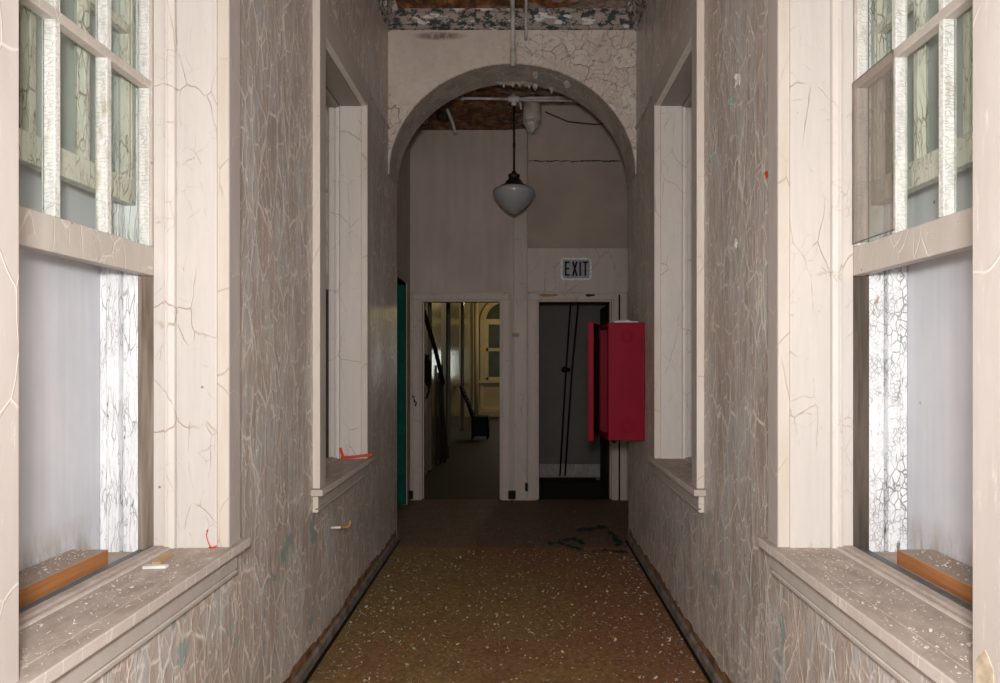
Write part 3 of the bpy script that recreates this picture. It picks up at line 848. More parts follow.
# loose curls of paint standing off the walls
def chip(name, X0, y, z, s, r, mat, label, sx=1, seed=0, cat='paint chip'):
    rr = random.Random(seed); mb = MB(); k = 11; th = 0.002; r *= 1.3
    ring = []
    for i in range(k):
        an = 6.283*i/k; q = r*rr.uniform(0.4, 1.15)
        ring.append((q*math.cos(an)*sx, q*math.sin(an)))
    lo = [(X0+s*(0.001+0.25*max(0, u)+0.1*abs(v)), y+u*0.9, z+v) for u, v in ring]
    hi = [(a+s*th, b, c) for a, b, c in lo]
    mb.add(lo+hi, [tuple(range(k-1, -1, -1)), tuple(range(k, 2*k))] + [(i, (i+1) % k, (i+1) % k+k, i+k) for i in range(k)])
    return tag(mb.build(name, mat), label, cat)
def wy(px): return 667*WR/(px-519)
def wz(px, py): return CH + (361-py)*wy(px)/667
for px, py, r, mt, lab, sd in ((739, 80, 0.028, 'white_chip', 'white curl of paint peeled off the wall beside the near window casing', 1),
                               (731, 101, 0.016, 'teal_chip', 'small teal paint chip just below the white curl', 2),
                               (711, 159, 0.016, 'teal_chip', 'small teal paint chip close to the far window casing', 3),
                               (737, 243, 0.014, 'white_chip', 'little white paint chip at mid height on the wall', 5),
                               (768, 174, 0.014, 'red_tape', 'tiny red tape shred stuck beside the near window casing', 6),
                               (692, 19, 0.013, 'red_tape', 'tiny red tape shred high above the far window', 7)):
    chip('paint_chip' if mt != 'red_tape' else 'tape_shred', WR, wy(px), wz(px, py), -1, r, M[mt], lab, 0.8, sd, 'paint chip' if mt != 'red_tape' else 'tape')

# green scraps on the floor by the arch
mb = MB(); rr = random.Random(9)
def strip(pts, w):
    fine = []
    for a, b in zip(pts[:-1], pts[1:]):
        for k in range(5): fine.append(Vector(a).lerp(Vector(b), k/5))
    fine.append(Vector(pts[-1]))
    L, R_ = [], []
    for i, p in enumerate(fine):
        d = (fine[min(i+1, len(fine)-1)]-fine[max(i-1, 0)]); d.z = 0; d.normalize()
        n = Vector((-d.y, d.x, 0)); p = p+n*rr.uniform(-0.012, 0.012)+Vector((0, 0, rr.uniform(0, 0.006)))
        L.append(p+n*w*rr.uniform(0.15, 0.75)+Vector((0, 0, rr.uniform(0, 0.012)))); R_.append(p-n*w*rr.uniform(0.15, 0.75)+Vector((0, 0, rr.uniform(0, 0.012))))
    n = len(fine); t = Vector((0, 0, 0.003))
    vs = [tuple(v) for v in L+R_]+[tuple(v+t) for v in L+R_]
    fs = []
    for i in range(n-1):
        fs += [(i, i+1, n+i+1, n+i), (2*n+i, 3*n+i, 3*n+i+1, 2*n+i+1), (i, 2*n+i, 2*n+i+1, i+1), (n+i, n+i+1, 3*n+i+1, 3*n+i)]
    fs += [(0, n, 3*n, 2*n), (n-1, 3*n-1, 4*n-1, 2*n-1)]
    mb.add(vs, fs)
for pts, w, lab in (([(0.48, 5.5, 0.0), (0.58, 5.52, 0.01), (0.70, 5.6, 0.006), (0.74, 5.62, 0.0)], 0.1, 'widest torn dark green scrap, lying just beyond the arch'),
                    ([(0.74, 5.45, 0.0), (0.76, 5.25, 0.012), (0.76, 5.05, 0.002)], 0.05, 'dark green scrap pointing down the corridor beside the right arch foot'),
                    ([(0.22, 5.12, 0.0), (0.32, 5.08, 0.012), (0.43, 4.98, 0.003), (0.46, 4.94, 0.0)], 0.04, 'dark green scrap lying nearest the middle of the floor'),
                    ([(0.52, 4.92, 0.0), (0.66, 4.90, 0.01), (0.80, 4.87, 0.003)], 0.035, 'narrow dark green scrap running to the wall foot'),
                    ([(0.30, 5.2, 0.0), (0.42, 5.22, 0.008), (0.48, 5.1, 0.0)], 0.05, 'crooked dark green scrap in the middle of the other scraps')):
    mb = MB(); strip(pts, w)
    tag(mb.build('tarp_scrap', M['green_scrap']), lab, 'scrap', 'green scraps on the floor by the arch')

# ------------------------------------------------------------------ conduits on the spandrel
mb = MB()
mb.tube([(-0.045, 4.2, CEIL-0.018), (-0.045, ARCH_Y-0.10, CEIL-0.018), (-0.045, ARCH_Y-0.068, CEIL-0.028), (-0.044, ARCH_Y-0.062, CEIL-0.07), (-0.043, ARCH_Y-0.045, 3.66), (-0.043, ARCH_Y-0.020, 3.56)], 0.016, 10)
mb.tube([(-0.043, ARCH_Y-0.045, 3.67), (-0.043, ARCH_Y-0.03, 3.60), (-0.043, ARCH_Y-0.022, 3.555)], [0.018, 0.027, 0.016], 10)
tag(mb.build('wall_conduit', M['pipe']), 'longer painted conduit running from the ceiling down to the arch crown', 'conduit', 'conduits on the wall above the arch')
mb = MB()
mb.tube([(0.05, 4.2, CEIL-0.012), (0.05, ARCH_Y-0.09, CEIL-0.012), (0.05, ARCH_Y-0.062, CEIL-0.03), (0.05, ARCH_Y-0.060, 3.78)], 0.010, 10)
mb.tube([(0.05, ARCH_Y-0.060, 3.80), (0.05, ARCH_Y-0.057, 3.765), (0.05, ARCH_Y-0.001, 3.76)], 0.012, 10)
tag(mb.build('wall_conduit', M['pipe']), 'short painted conduit stub ending just under the cornice', 'conduit', 'conduits on the wall above the arch')

# flaking curls on the spandrel (countless)
rr = random.Random(31); mb = MB()
def curl(x, z, r, up=0.6):
    k = 5; ring = []
    for i in range(k):
        an = 6.283*i/k+rr.random(); q = r*rr.uniform(0.5, 1.1)
        ring.append((q*math.cos(an), q*math.sin(an)))
    sg = rr.choice((-1, 1))
    lo = [(x+u, ARCH_Y-0.001-up*max(0, sg*u)-0.3*max(0, v), z+v) for u, v in ring]
    hi = [(a, b-0.0015, c) for a, b, c in lo]
    mb.add(lo+hi, [tuple(range(k)), tuple(range(2*k-1, k-1, -1))] + [(i, i+k, (i+1) % k+k, (i+1) % k) for i in range(k)])
cnt = 0
while cnt < 150:
    x = rr.uniform(-0.15, 0.84) if rr.random() < 0.85 else rr.uniform(-0.93, -0.7)
    z = rr.uniform(2.8, 3.8)
    e = ((x-AX)/(AR+0.03))**2 + ((max(z, SPR)-SPR)/(ARISE+0.03))**2
    if e < 1.0: continue
    if x < -0.6 and z > 3.15: continue
    curl(x, z, rr.uniform(0.008, 0.028)); cnt += 1
tag(mb.build('peeling_paint', M['spandrel'], off=(0, 0, 0)), 'curled peeling paint on the beige wall over the arch', 'peeling paint', kind='stuff')
# shreds hanging from the back edge of the crown
mb = MB(); rr = random.Random(8)
for k in range(26):
    x = rr.gauss(0.0, 0.10)
    z = SPR + (ARISE-0.008)*math.sqrt(1-((x-AX)/AR)**2)
    w, h = rr.uniform(0.012, 0.03), rr.uniform(0.015, 0.055)
    y = rr.uniform(ARCH_B-0.05, ARCH_B-0.01)
    mb.add([(x-w, y, z+0.004), (x+w, y, z+0.004), (x+w*0.5, y-0.01, z-h*0.6), (x, y-0.02, z-h), (x-w*0.6, y-0.01, z-h*0.5)] +
           [(x-w, y+0.003, z+0.004), (x+w, y+0.003, z+0.004), (x+w*0.5, y-0.007, z-h*0.6), (x, y-0.017, z-h), (x-w*0.6, y-0.007, z-h*0.5)],
           [(0,1,2,3,4),(9,8,7,6,5),(0,5,6,1),(1,6,7,2),(2,7,8,3),(3,8,9,4),(4,9,5,0)])
tag(mb.build('hanging_paint', M['flake'], off=(0, 0, 0)), 'paint shreds hanging from the crown of the arch', 'peeling paint', kind='stuff')
for (x, z0, r, mt, lab, sd) in ((0.12, 0, 0.032, 'white_chip', 'white paint curl on the arch soffit beside the crown', 3), (0.165, 0, 0.026, 'teal_chip', 'teal paint chip on the arch soffit', 4),
                       (0.36, 0, 0.03, 'white_chip', 'pale upright paint curl on the right haunch of the arch', 6)):
    zz = SPR + (ARISE-0.008)*math.sqrt(1-((x-AX)/AR)**2)
    mb = MB(); rr = random.Random(sd); k = 6
    ring = [(r*rr.uniform(.6, 1.1)*math.cos(6.283*i/k), r*rr.uniform(.6, 1.1)*math.sin(6.283*i/k)) for i in range(k)]
    slope = -(x-AX)/AR**2*ARISE/math.sqrt(1-((x-AX)/AR)**2)
    lo = [(x+u, 5.0+v*2.5, zz+slope*u-0.002-0.25*abs(v)) for u, v in ring]; hi = [(a, b, c-0.003) for a, b, c in lo]
    mb.add(lo+hi, [tuple(range(k)), tuple(range(2*k-1, k-1, -1))] + [(i, i+k, (i+1) % k+k, (i+1) % k) for i in range(k)])
    tag(mb.build('paint_chip', M[mt]), lab, 'paint chip')

# ------------------------------------------------------------------ lobby shell
LX = 1.106
GY0, GY1, GZ = 5.62, 6.52, 2.17                    # green door opening in the lobby's left wall
mb = MB()
mb.box(-LX-0.15, -LX, ARCH_B, GY0, 0, LCEIL); mb.box(-LX-0.15, -LX, GY1, LOB+0.12, 0, LCEIL); mb.box(-LX-0.15, -LX, GY0, GY1, GZ, LCEIL)
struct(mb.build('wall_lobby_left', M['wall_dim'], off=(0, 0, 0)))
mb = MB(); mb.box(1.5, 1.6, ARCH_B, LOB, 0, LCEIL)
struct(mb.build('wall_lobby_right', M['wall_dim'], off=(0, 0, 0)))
mb = MB(); mb.box(-1.6, 1.6, ARCH_B, LOB+0.12, LCEIL, LCEIL+0.1)
struct(mb.build('ceiling_lobby', M['old_ceiling'], off=(0, 0, 0)))
# far wall with two doorways
D1 = (-1.003, -0.168); D2 = (0.174, 0.958); DZ = 2.03; T = 0.12
mb = MB()
mb.box(-LX-0.15, D1[0], LOB, LOB+T, 0, LCEIL); mb.box(D1[0], D1[1], LOB, LOB+T, DZ, LCEIL)
mb.box(D1[1], D2[0], LOB, LOB+T, 0, LCEIL); mb.box(D2[0], D2[1], LOB, LOB+T, DZ, LCEIL); mb.box(D2[1], 1.6, LOB, LOB+T, 0, LCEIL)
struct(mb.build('wall_far', M['lobby'], off=(0, 0, 0)))
# sloping underside of a stair, upper right
mb = MB()
mb.prism([(LOB, 2.555), (6.12, LCEIL), (LOB, LCEIL)], lambda u, v, w: (w, u, v), 0.085, 1.5)
struct(mb.build('wall_stair_soffit', M['slope'], off=(0, 0, 0)))
# cracks in the soffit, as thin raised plaster lips
mb = MB(); rr = random.Random(2)
def onslope(x, z, d=0.0): 
    t = (z-2.555)/(LCEIL-2.555); return (x, LOB-(LOB-6.12)*t-0.88*d, z-0.48*d)
x = 0.09; z = 3.32
while x < 0.95:
    x2 = x+rr.uniform(0.02, 0.06); z2 = 3.32+rr.uniform(-0.006, 0.006)
    h = rr.uniform(0.003, 0.012)
    a, b = onslope(x, z), onslope(x2, z2)
    a2, b2 = onslope(x, z-h, 0.012), onslope(x2, z2-h*0.5, 0.012)
    mb.add([a, b, b2, a2, onslope(x, z-h), onslope(x2, z2-h*0.5)], [(0,1,2,3),(3,2,5,4),(0,3,4),(1,5,2),(0,4,5,1)])
    x, z = x2, z2
struct(mb.build('trim_7', M['dark'], off=(0, 0, 0)))
# pilaster board between the two doorways
mb = MB(); mb.box(-0.055, 0.085, LOB-0.03, LOB, 0, LCEIL); mb.box(0.072, 0.085, LOB-0.05, LOB-0.03, 0, LCEIL)
mb.box(-0.055, -0.045, LOB-0.036, LOB-0.03, 0, LCEIL)
struct(mb.build('trim_8', M['lobby_trim'], off=(0, 0, 0), bevel=0.003))
# header panel over the right doorway
mb = MB(); mb.box(0.085, 1.12, LOB-0.018, LOB, DZ+0.075, 2.553)
struct(mb.build('trim_9', M['lobby_trim'], off=(0, 0, 0), bevel=0.003))

def doorway(idx, x0, x1, h, cl, cr, ct, mat):
    rt = root('door_%d' % idx, ((x0+x1)/2, LOB, 0), kind='structure')
    mb = MB()
    mb.box(x0-cl, x0, LOB-0.028, LOB, 0, h); mb.box(x1, x1+cr, LOB-0.028, LOB, 0, h); mb.box(x0-cl, x1+cr, LOB-0.028, LOB, h, h+ct)
    mb.box(x0-cl, x0-cl+0.02, LOB-0.04, LOB-0.028, 0, h+ct); mb.box(x1+cr-0.02, x1+cr, LOB-0.04, LOB-0.028, 0, h+ct); mb.box(x0-cl, x1+cr, LOB-0.04, LOB-0.028, h+ct-0.018, h+ct)
    mb.build('casing', mat, rt, bevel=0.004)
    mb = MB()
    mb.box(x0, x0+0.018, LOB-0.01, LOB+T+0.01, 0, h); mb.box(x1-0.018, x1, LOB-0.01, LOB+T+0.01, 0, h); mb.box(x0+0.018, x1-0.018, LOB-0.01, LOB+T+0.01, h-0.018, h)
    mb.box(x0+0.018, x0+0.030, LOB+0.05, LOB+0.08, 0, h-0.018); mb.box(x1-0.030, x1-0.018, LOB+0.05, LOB+0.08, 0, h-0.018)
    mb.build('door_jamb', mat, rt, bevel=0.002)
    return rt
door1 = doorway(1, D1[0], D1[1], DZ, 0.085, 0.08, 0.075, M['lobby_trim'])
door2 = doorway(2, D2[0], D2[1], DZ, 0.088, 0.135, 0.075, M['lobby_trim'])
mb = MB(); mb.box(D2[1]+0.048, D2[1]+0.066, LOB-0.0295, LOB-0.02, 0.0, DZ+0.05)
mb.build('open_joint', M['black'], door2)
# broken latch on the left casing
mb = MB(); mb.tube([(-1.06, LOB-0.028, 1.02), (-1.05, LOB-0.06, 1.0), (-1.03, LOB-0.07, 0.99), (-1.045, LOB-0.05, 0.96)], 0.008, 6)
mb.tube([(-1.075, LOB-0.028, 1.08), (-1.07, LOB-0.05, 1.04), (-1.05, LOB-0.05, 1.05)], 0.006, 6)
mb.build('broken_latch', M['dark'], door1)
# peeled patch of brown over the right doorway
for x, w, mt in ((0.30, 0.10, 'rust'), (0.72, 0.05, 'dark')):
    mb = MB(); k = 9
    ring = [(x+w*math.cos(6.283*i/k), DZ+0.045+0.014*math.sin(6.283*i/k)*(1+0.4*math.sin(i*2.3))) for i in range(k)]
    mb.prism(ring, lambda u, v, w_: (u, w_, v), LOB-0.0295, LOB-0.027)
    mb.build('peeled_patch', M[mt], door2)
# dark leaf swung back into the room
mb = MB()
mb.box(0.925, 0.962, LOB+T+0.02, LOB+T+0.72, 0.012, 2.0)
leaf = mb.build('door_leaf', M['dark'], door2, bevel=0.003)
mb = MB()
for z0, z1 in ((0.2, 0.9), (1.05, 1.85)):
    for a, b, c, d in ((0.1, 0.12, z0, z1), (0.6, 0.62, z0, z1), (0.1, 0.62, z0, z0+0.02), (0.1, 0.62, z1-0.02, z1)):
        mb.box(0.918, 0.926, LOB+T+a, LOB+T+b, c, d)
mb.build('panel_moulding', M['dark'], leaf)

# green door in the lobby's left wall
mb = MB(); mb.box(-2.2, -2.1, ARCH_B, LOB+0.12, 0, LCEIL); mb.box(-2.1, -LX-0.15, LOB, LOB+0.12, 0, LCEIL); mb.box(-2.1, -1.6, ARCH_B-0.1, ARCH_B, 0, LCEIL)
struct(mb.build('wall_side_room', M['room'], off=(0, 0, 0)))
rt = root('door_3', (-LX, (GY0+GY1)/2, 0), kind='structure')
def swing(mb, deg=48):
    a = math.radians(deg); px_, py_ = -LX-0.01, GY1-0.012; out = []
    for x, y, z in mb.v:
        u, v = x-px_, y-py_
        out.append((px_+u*math.cos(a)+v*math.sin(a), py_-u*math.sin(a)+v*math.cos(a), z))
    mb.v = out
    return mb
mb = MB()
mb.box(-LX-0.06, -LX-0.008, GY0+0.01, GY1-0.01, 0.01, GZ-0.02)
lf = swing(mb).build('door_leaf', M['green'], rt, bevel=0.003)
mb = MB()
for z0, z1 in ((0.25, 0.95), (1.15, 2.0)):
    ya, yb = GY0+0.14, GY1-0.14
    for a, b, c, d in ((ya, ya+0.025, z0, z1), (yb-0.025, yb, z0, z1), (ya, yb, z0, z0+0.025), (ya, yb, z1-0.025, z1)):
        mb.box(-LX-0.01, -LX+0.001, a, b, c, d)
swing(mb).build('panel_moulding', M['green'], lf, bevel=0.002)
mb = MB()
mb.box(-LX-0.1, -LX+0.012, GY1, GY1+0.07, 0, GZ+0.07); mb.box(-LX-0.1, -LX+0.012, GY0-0.07, GY0, 0, GZ+0.07); mb.box(-LX-0.1, -LX+0.012, GY0, GY1, GZ, GZ+0.07)
mb.build('casing', M['slope'], rt, bevel=0.004)
mb = MB(); mb.lathe([(0.001, 0), (0.02, 0.006), (0.028, 0.02), (0.02, 0.034), (0.008, 0.036), (0.008, 0.06)], (0, 0, 0), 16)
kn = MB(); kn.add([(-LX-0.02+(0.06-z), GY0+0.08+x, 1.0+y) for x, y, z in mb.v], mb.f, True)
swing(kn).build('door_knob', M['iron'], lf)

# ------------------------------------------------------------------ room behind the right doorway
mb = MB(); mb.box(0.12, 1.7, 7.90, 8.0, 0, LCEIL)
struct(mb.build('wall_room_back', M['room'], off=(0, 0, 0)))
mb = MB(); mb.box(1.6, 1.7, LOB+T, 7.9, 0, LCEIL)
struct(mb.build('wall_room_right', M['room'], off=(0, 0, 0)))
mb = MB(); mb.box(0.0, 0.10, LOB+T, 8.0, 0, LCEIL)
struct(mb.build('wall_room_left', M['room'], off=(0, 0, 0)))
mb = MB(); mb.box(0.1, 1.6, 7.885, 7.9, 0.04, 0.19)
struct(mb.build('baseboard_room', M['wall_dim'], off=(0, 0, 0)))
def pxy(px, py, y): return ((px-519)*y/667, y, CH+(361-py)*y/667)
mb = MB(); mb.tube([pxy(571.5, 290, 7.87), pxy(566, 371, 7.87), pxy(560, 476, 7.87)], 0.011, 8)
tag(mb.build('hanging_cable', M['black']), 'black cable on the dark back wall, first of the pair inside the exit doorway', 'cable', 'slanting cables in the dark room')
mb = MB(); mb.tube([pxy(579.5, 290, 7.84), pxy(572, 371, 7.84), pxy(565, 476, 7.84)], 0.011, 8)
o = mb.build('hanging_cable', M['black'])
tag(o, 'black cable on the dark back wall, the one nearer the red cabinet', 'cable', 'slanting cables in the dark room')
mb = MB(); c = pxy(566, 371, 7.79); mb.tube([(c[0]-0.05, c[1], c[2]), (c[0]-0.02, c[1], c[2]+0.02), (c[0]+0.05, c[1], c[2]+0.012)], [0.02, 0.035, 0.02], 10)
tag(mb.build('junction_box', M['black']), 'small black junction clamp tying the two slanting cables together', 'junction box')
mb = MB(); mb.tube([(0.20, 7.8, 0.022), (0.9, 7.8, 0.022)], 0.02, 10)
tag(mb.build('floor_pipe', M['black']), 'black pipe along the floor at the back of the dark room', 'pipe')

# ------------------------------------------------------------------ hall behind the left doorway
HF = 17.0
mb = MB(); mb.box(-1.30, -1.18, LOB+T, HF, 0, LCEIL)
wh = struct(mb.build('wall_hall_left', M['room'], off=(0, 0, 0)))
def gloss_mat():
    m = NT('glossy_cream_paint')
    n = m.noise(m.vec((3, 3, 2)), 1, 4); n2 = m.noise(m.vec((7, 2.2, 5)), 1, 5, 0.6)
    m.color(m.ramp(n, [(0.3, (0.13, 0.115, 0.085)), (0.7, (0.20, 0.18, 0.13))])); m.rough(0.16)
    m.bump(n2, 0.35, 0.02)
    return m.m
M['gloss'] = gloss_mat()
for k, (ya, yb) in enumerate(((8.55, 9.6), (10.9, 12.5), (13.6, 15.2))):
    mb = MB(); mb.box(-1.18, -1.12, ya, yb, 0, LCEIL)
    struct(mb.build('trim_%d' % (10+k), M['gloss'], off=(0, 0, 0), bevel=0.02))
# vertical boards on the first stretch of the wall
mb = MB()
for k in range(9):
    y = 6.95+k*0.17
    mb.box(-1.18, -1.155, y, y+0.15, 0, 2.6)
struct(mb.build('trim_13', M['slope'], off=(0, 0, 0), bevel=0.006))
mb = MB(); mb.box(-0.05, 0.0, LOB+T, 8.0, 0, LCEIL); mb.box(2.6, 2.7, 8.0, HF, 0, LCEIL); mb.box(1.6, 2.7, 7.9, 8.0, 0, LCEIL)
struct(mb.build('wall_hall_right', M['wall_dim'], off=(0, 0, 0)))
mb = MB(); mb.box(-1.3, 2.7, LOB+T, HF, LCEIL, LCEIL+0.1)
struct(mb.build('ceiling_hall', M['slope'], off=(0, 0, 0)))
M['hall_end'] = lobby_plaster('hall_end_plaster', (0.46, 0.40, 0.27), (0.56, 0.50, 0.36), (3, 3, 3))
M['hall_trim'] = trim_paint('hall_end_trim', (0.60, 0.52, 0.36), (0.3, 0.22, 0.12), 3, 0.5, 0.02, 0.4)
mb = MB()
# arched opening in the end wall: x -0.92 .. 0.02 , springing 2.55 , sill .80
hx0, hx1, hs, hz = -0.86, 0.14, 2.42, 0.92
hc, hr = (hx0+hx1)/2, (hx1-hx0)/2
mb.box(-1.3, hx0, HF, HF+0.2, 0, LCEIL); mb.box(hx0, hx1, HF, HF+0.2, 0, hz)
N = 24
for i in range(N):
    a0, a1 = math.pi*i/N, math.pi*(i+1)/N
    xa, xb = hc-hr*math.cos(a0), hc-hr*math.cos(a1)
    mb.prism([(xa, hs+hr*math.sin(a0)), (xb, hs+hr*math.sin(a1)), (xb, LCEIL), (xa, LCEIL)], lambda u, v, w: (u, w, v), HF, HF+0.2)
mb.box(hx1, 1.10, HF, HF+0.2, 0, LCEIL); mb.box(1.10, 2.2, HF, HF+0.2, 0, 1.15); mb.box(1.10, 2.2, HF, HF+0.2, 2.1, LCEIL); mb.box(2.2, 2.7, HF, HF+0.2, 0, LCEIL)
struct(mb.build('wall_hall_end', M['hall_end'], off=(0, 0, 0)))
rt = root('window_5', (hc, HF, hz), kind='structure')
mb = MB()
for r0, r1, dy in ((hr-0.02, hr+0.13, 0.05),):
    for i in range(N):
        a0, a1 = math.pi*i/N, math.pi*(i+1)/N
        q = [(hc-r0*math.cos(a0), hs+r0*math.sin(a0)), (hc-r0*math.cos(a1), hs+r0*math.sin(a1)), (hc-r1*math.cos(a1), hs+r1*math.sin(a1)), (hc-r1*math.cos(a0), hs+r1*math.sin(a0))]
        mb.prism(q, lambda u, v, w: (u, w, v), HF-dy, HF)
mb.box(hx0-0.13, hx0+0.02, HF-0.05, HF, hz, hs); mb.box(hx1-0.02, hx1+0.13, HF-0.05, HF, hz, hs)
mb.box(hx0-0.18, hx1+0.18, HF-0.09, HF, hz-0.07, hz)
mb.box(hx0-0.13, hx1+0.13, HF-0.03, HF, hz-0.75, hz-0.70); mb.box(hx0-0.13, hx0-0.05, HF-0.03, HF, 0.2, hz-0.07)
mb.build('casing', M['hall_trim'], rt, bevel=0.006)
mb = MB()
mb.box(hx0, hx1, HF+0.02, HF+0.08, hs-0.08, hs+0.06)
for x in (hx0, hc-0.03, hx1-0.08): mb.box(x, x+0.08, HF+0.04, HF+0.09, hz, hs)
mb.box(hx0, hx1, HF+0.04, HF+0.09, hz, hz+0.08); mb.box(hx0, hx1, HF+0.04, HF+0.09, 1.66, 1.74)
mb.build('sash', M['hall_trim'], rt, bevel=0.004)
M['night_glass'] = plain('dull_green_glass', (0.075, 0.095, 0.075), 0.3, 0, 0.4, 2)
mb = MB(); mb.box(hx0, hc, HF+0.06, HF+0.066, hz, hs+hr)
mb.build('glass', M['night_glass'], rt)
# glowing panes and an unseen second window, both added for wall reflections
def pane_glow_mat():
    m = NT('reflection_glow')
    m.color((0.1, 0.1, 0.1))
    m.b.inputs['Emission Color'].default_value = (0.86, 0.92, 0.84, 1)
    m.b.inputs['Emission Strength'].default_value = 4.0
    return m.m
M['pane_glow'] = pane_glow_mat()
mb = MB(); mb.box(hc, hx1, HF+0.06, HF+0.066, hz, 1.70)  # lower right pane made to glow, added for highlights on the hall wall
mb.build('glass', M['pane_glow'], rt)
mb = MB(); mb.box(hc, hx1, HF+0.06, HF+0.066, 1.70, hs+hr)
mb.build('glass', M['night_glass'], rt)
rt = root('window_6', (1.65, HF, 1.15), kind='structure')  # out-of-view window added to give the corridor wall its glossy highlight
mb = MB()
for x in (1.10, 1.62, 2.14): mb.box(x, x+0.06, HF+0.0, HF+0.07, 1.15, 2.1)
for z in (1.15, 1.6, 2.04): mb.box(1.10, 2.2, HF+0.0, HF+0.07, z, z+0.06)
mb.build('sash', M['hall_trim'], rt)
mb = MB(); mb.box(1.10, 2.2, HF+0.08, HF+0.085, 1.15, 2.1)
mb.build('pane', M['pane_glow'], rt)
# pale pipe in the corner by the end wall
mb = MB(); mb.tube([(-1.07, HF-0.25, 0), (-1.07, HF-0.25, LCEIL)], 0.055, 14)
tag(mb.build('riser_pipe', M['hall_trim']), 'pale vertical riser pipe in the far corner of the hall', 'pipe')
# ledge below the far window
mb = MB(); mb.box(-1.18, 2.6, HF-0.2, HF, 0.0, 0.16)
struct(mb.build('trim_14', M['hall_end'], off=(0, 0, 0), bevel=0.01))

# things along the hall
def hx(px, y): return (px-519)*y/667
mb = MB(); mb.tube([(-1.135, 7.75, 2.08), (-1.05, 8.35, 1.56), (-1.0, 8.8, 1.12)], 0.028, 10)
mb.tube([(-1.135, 7.72, 2.10), (-1.13, 7.78, 2.05)], 0.045, 8)
tag(mb.build('handrail', M['black']), 'black slanting pole on the boarded hall wall inside the doorway', 'handrail')
mb = MB()
for k in range(3):
    cy, cz = 8.0, 1.32-0.03*k
    mb.tube([(-1.12+0.02*k, cy+0.14*math.cos(t*0.5236), cz+0.17*math.sin(t*0.5236)) for t in range(13)], 0.012, 6, False)
mb.tube([(-1.10, 8.0, 1.2), (-1.09, 8.05, 1.05), (-1.12, 8.02, 0.95)], 0.012, 6)
mb.tube([(-1.16, 8.0, 1.48), (-1.08, 8.0, 1.47)], 0.012, 6)
tag(mb.build('hose_coil', M['black']), 'dark coil of hose hung on the boarded hall wall', 'hose')
mb = MB()
mb.add([(-1.15, 9.7, 0), (-1.02, 9.7, 0), (-1.02, 9.75, 0), (-1.15, 9.75, 0), (-1.15, 9.7, 0.85), (-1.11, 9.7, 0.85), (-1.11, 9.75, 0.85), (-1.15, 9.75, 0.85)], [(0,3,2,1),(4,5,6,7),(0,1,5,4),(1,2,6,5),(2,3,7,6),(3,0,4,7)])
mb.box(-1.11, -1.04, 9.69, 9.70, 0.1, 0.13)
tag(mb.build('wooden_board', M['dark']), 'dark board leaning on the hall wall before the toppled chair', 'board')
for k in range(2):
    mb = MB(); mb.tube([(-1.09+0.05*k, 9.2+0.1*k, 0.0), (-1.10+0.02*k, 9.2+0.1*k, 1.25+0.1*k)], 0.02, 8)
    tag(mb.build('wooden_pole', M['dark']), ('shorter' if k == 0 else 'taller')+' of two dark poles standing against the hall wall', 'pole', 'poles against the hall wall')

# tipped wooden chair at the end of the hall
cy = 12.2
rt = root('wooden_chair', (hx(480, cy), cy, 0), 'dark old wooden chair lying tilted at the end of the hall', 'chair')
x0 = hx(472, cy); x1 = hx(489, cy)
mb = MB(); mb.box(x0, x1, cy-0.2, cy+0.2, 0.36, 0.41); mb.build('seat', M['black'], rt, bevel=0.008)
for a in (x0+0.02, x1-0.02):
    for b in (cy-0.18, cy+0.18):
        mb = MB(); mb.tube([(a, b, 0), (a, b, 0.37)], 0.02, 8); mb.build('leg', M['black'], rt)
mb = MB(); mb.box(x0+0.01, x1-0.01, cy-0.19, cy-0.17, 0.05, 0.36); mb.build('side_panel', M['black'], rt)
bx0 = hx(461, cy)
for b in (cy-0.18, cy+0.18):
    mb = MB(); mb.tube([(x0+0.02, b, 0.38), (x0-0.06, b, 0.62), (bx0+0.0, b, 0.95)], 0.022, 8); mb.build('back_post', M['black'], rt)
for k in range(8):
    t = k/7; zz = 0.46+0.46*t; xx = (x0-0.01)+(bx0-x0+0.01)*t
    mb = MB(); mb.box(xx-0.02, xx+0.035, cy-0.18, cy+0.18, zz, zz+0.03); mb.build('back_slat', M['black'], rt)

# ------------------------------------------------------------------ lobby fittings
# exit sign
sx0, sx1, sz0, sz1 = 0.420, 0.735, 2.225, 2.455
sy = LOB-0.018
def rrect(x0, x1, z0, z1, r, n=5):
    out = []
    for cx, cz, a in ((x1-r, z1-r, 0), (x0+r, z1-r, 90), (x0+r, z0+r, 180), (x1-r, z0+r, 270)):
        for k in range(n+1):
            an = math.radians(a+90*k/n); out.append((cx+r*math.cos(an), cz+r*math.sin(an)))
    return out
rt = root('exit_sign', ((sx0+sx1)/2, sy, sz0), 'rounded metal EXIT sign with dark red letters over the doorway', 'sign')
mb = MB(); mb.prism(rrect(sx0, sx1, sz0, sz1, 0.035), lambda u, v, w: (u, w, v), sy-0.014, sy); mb.build('sign_frame', M['sign_edge'], rt, bevel=0.003)
mb = MB(); mb.prism(rrect(sx0+0.022, sx1-0.022, sz0+0.022, sz1-0.022, 0.02), lambda u, v, w: (u, w, v), sy-0.017, sy-0.013); mb.build('sign_face', M['sign_face'], rt)
mb = MB()
lz0, lz1 = sz0+0.045, sz1-0.04; st = 0.018; lw = 0.050; gap = 0.017
x = sx0+0.043
def bar(a, b, c, d): mb.box(a, b, sy-0.0195, sy-0.0165, c, d)
bar(x, x+st, lz0, lz1)
for z in (lz0, (lz0+lz1)/2-st/2, lz1-st): bar(x, x+(lw if z != (lz0+lz1)/2-st/2 else lw*0.85), z, z+st)
x += lw+gap+0.004
w = 0.058
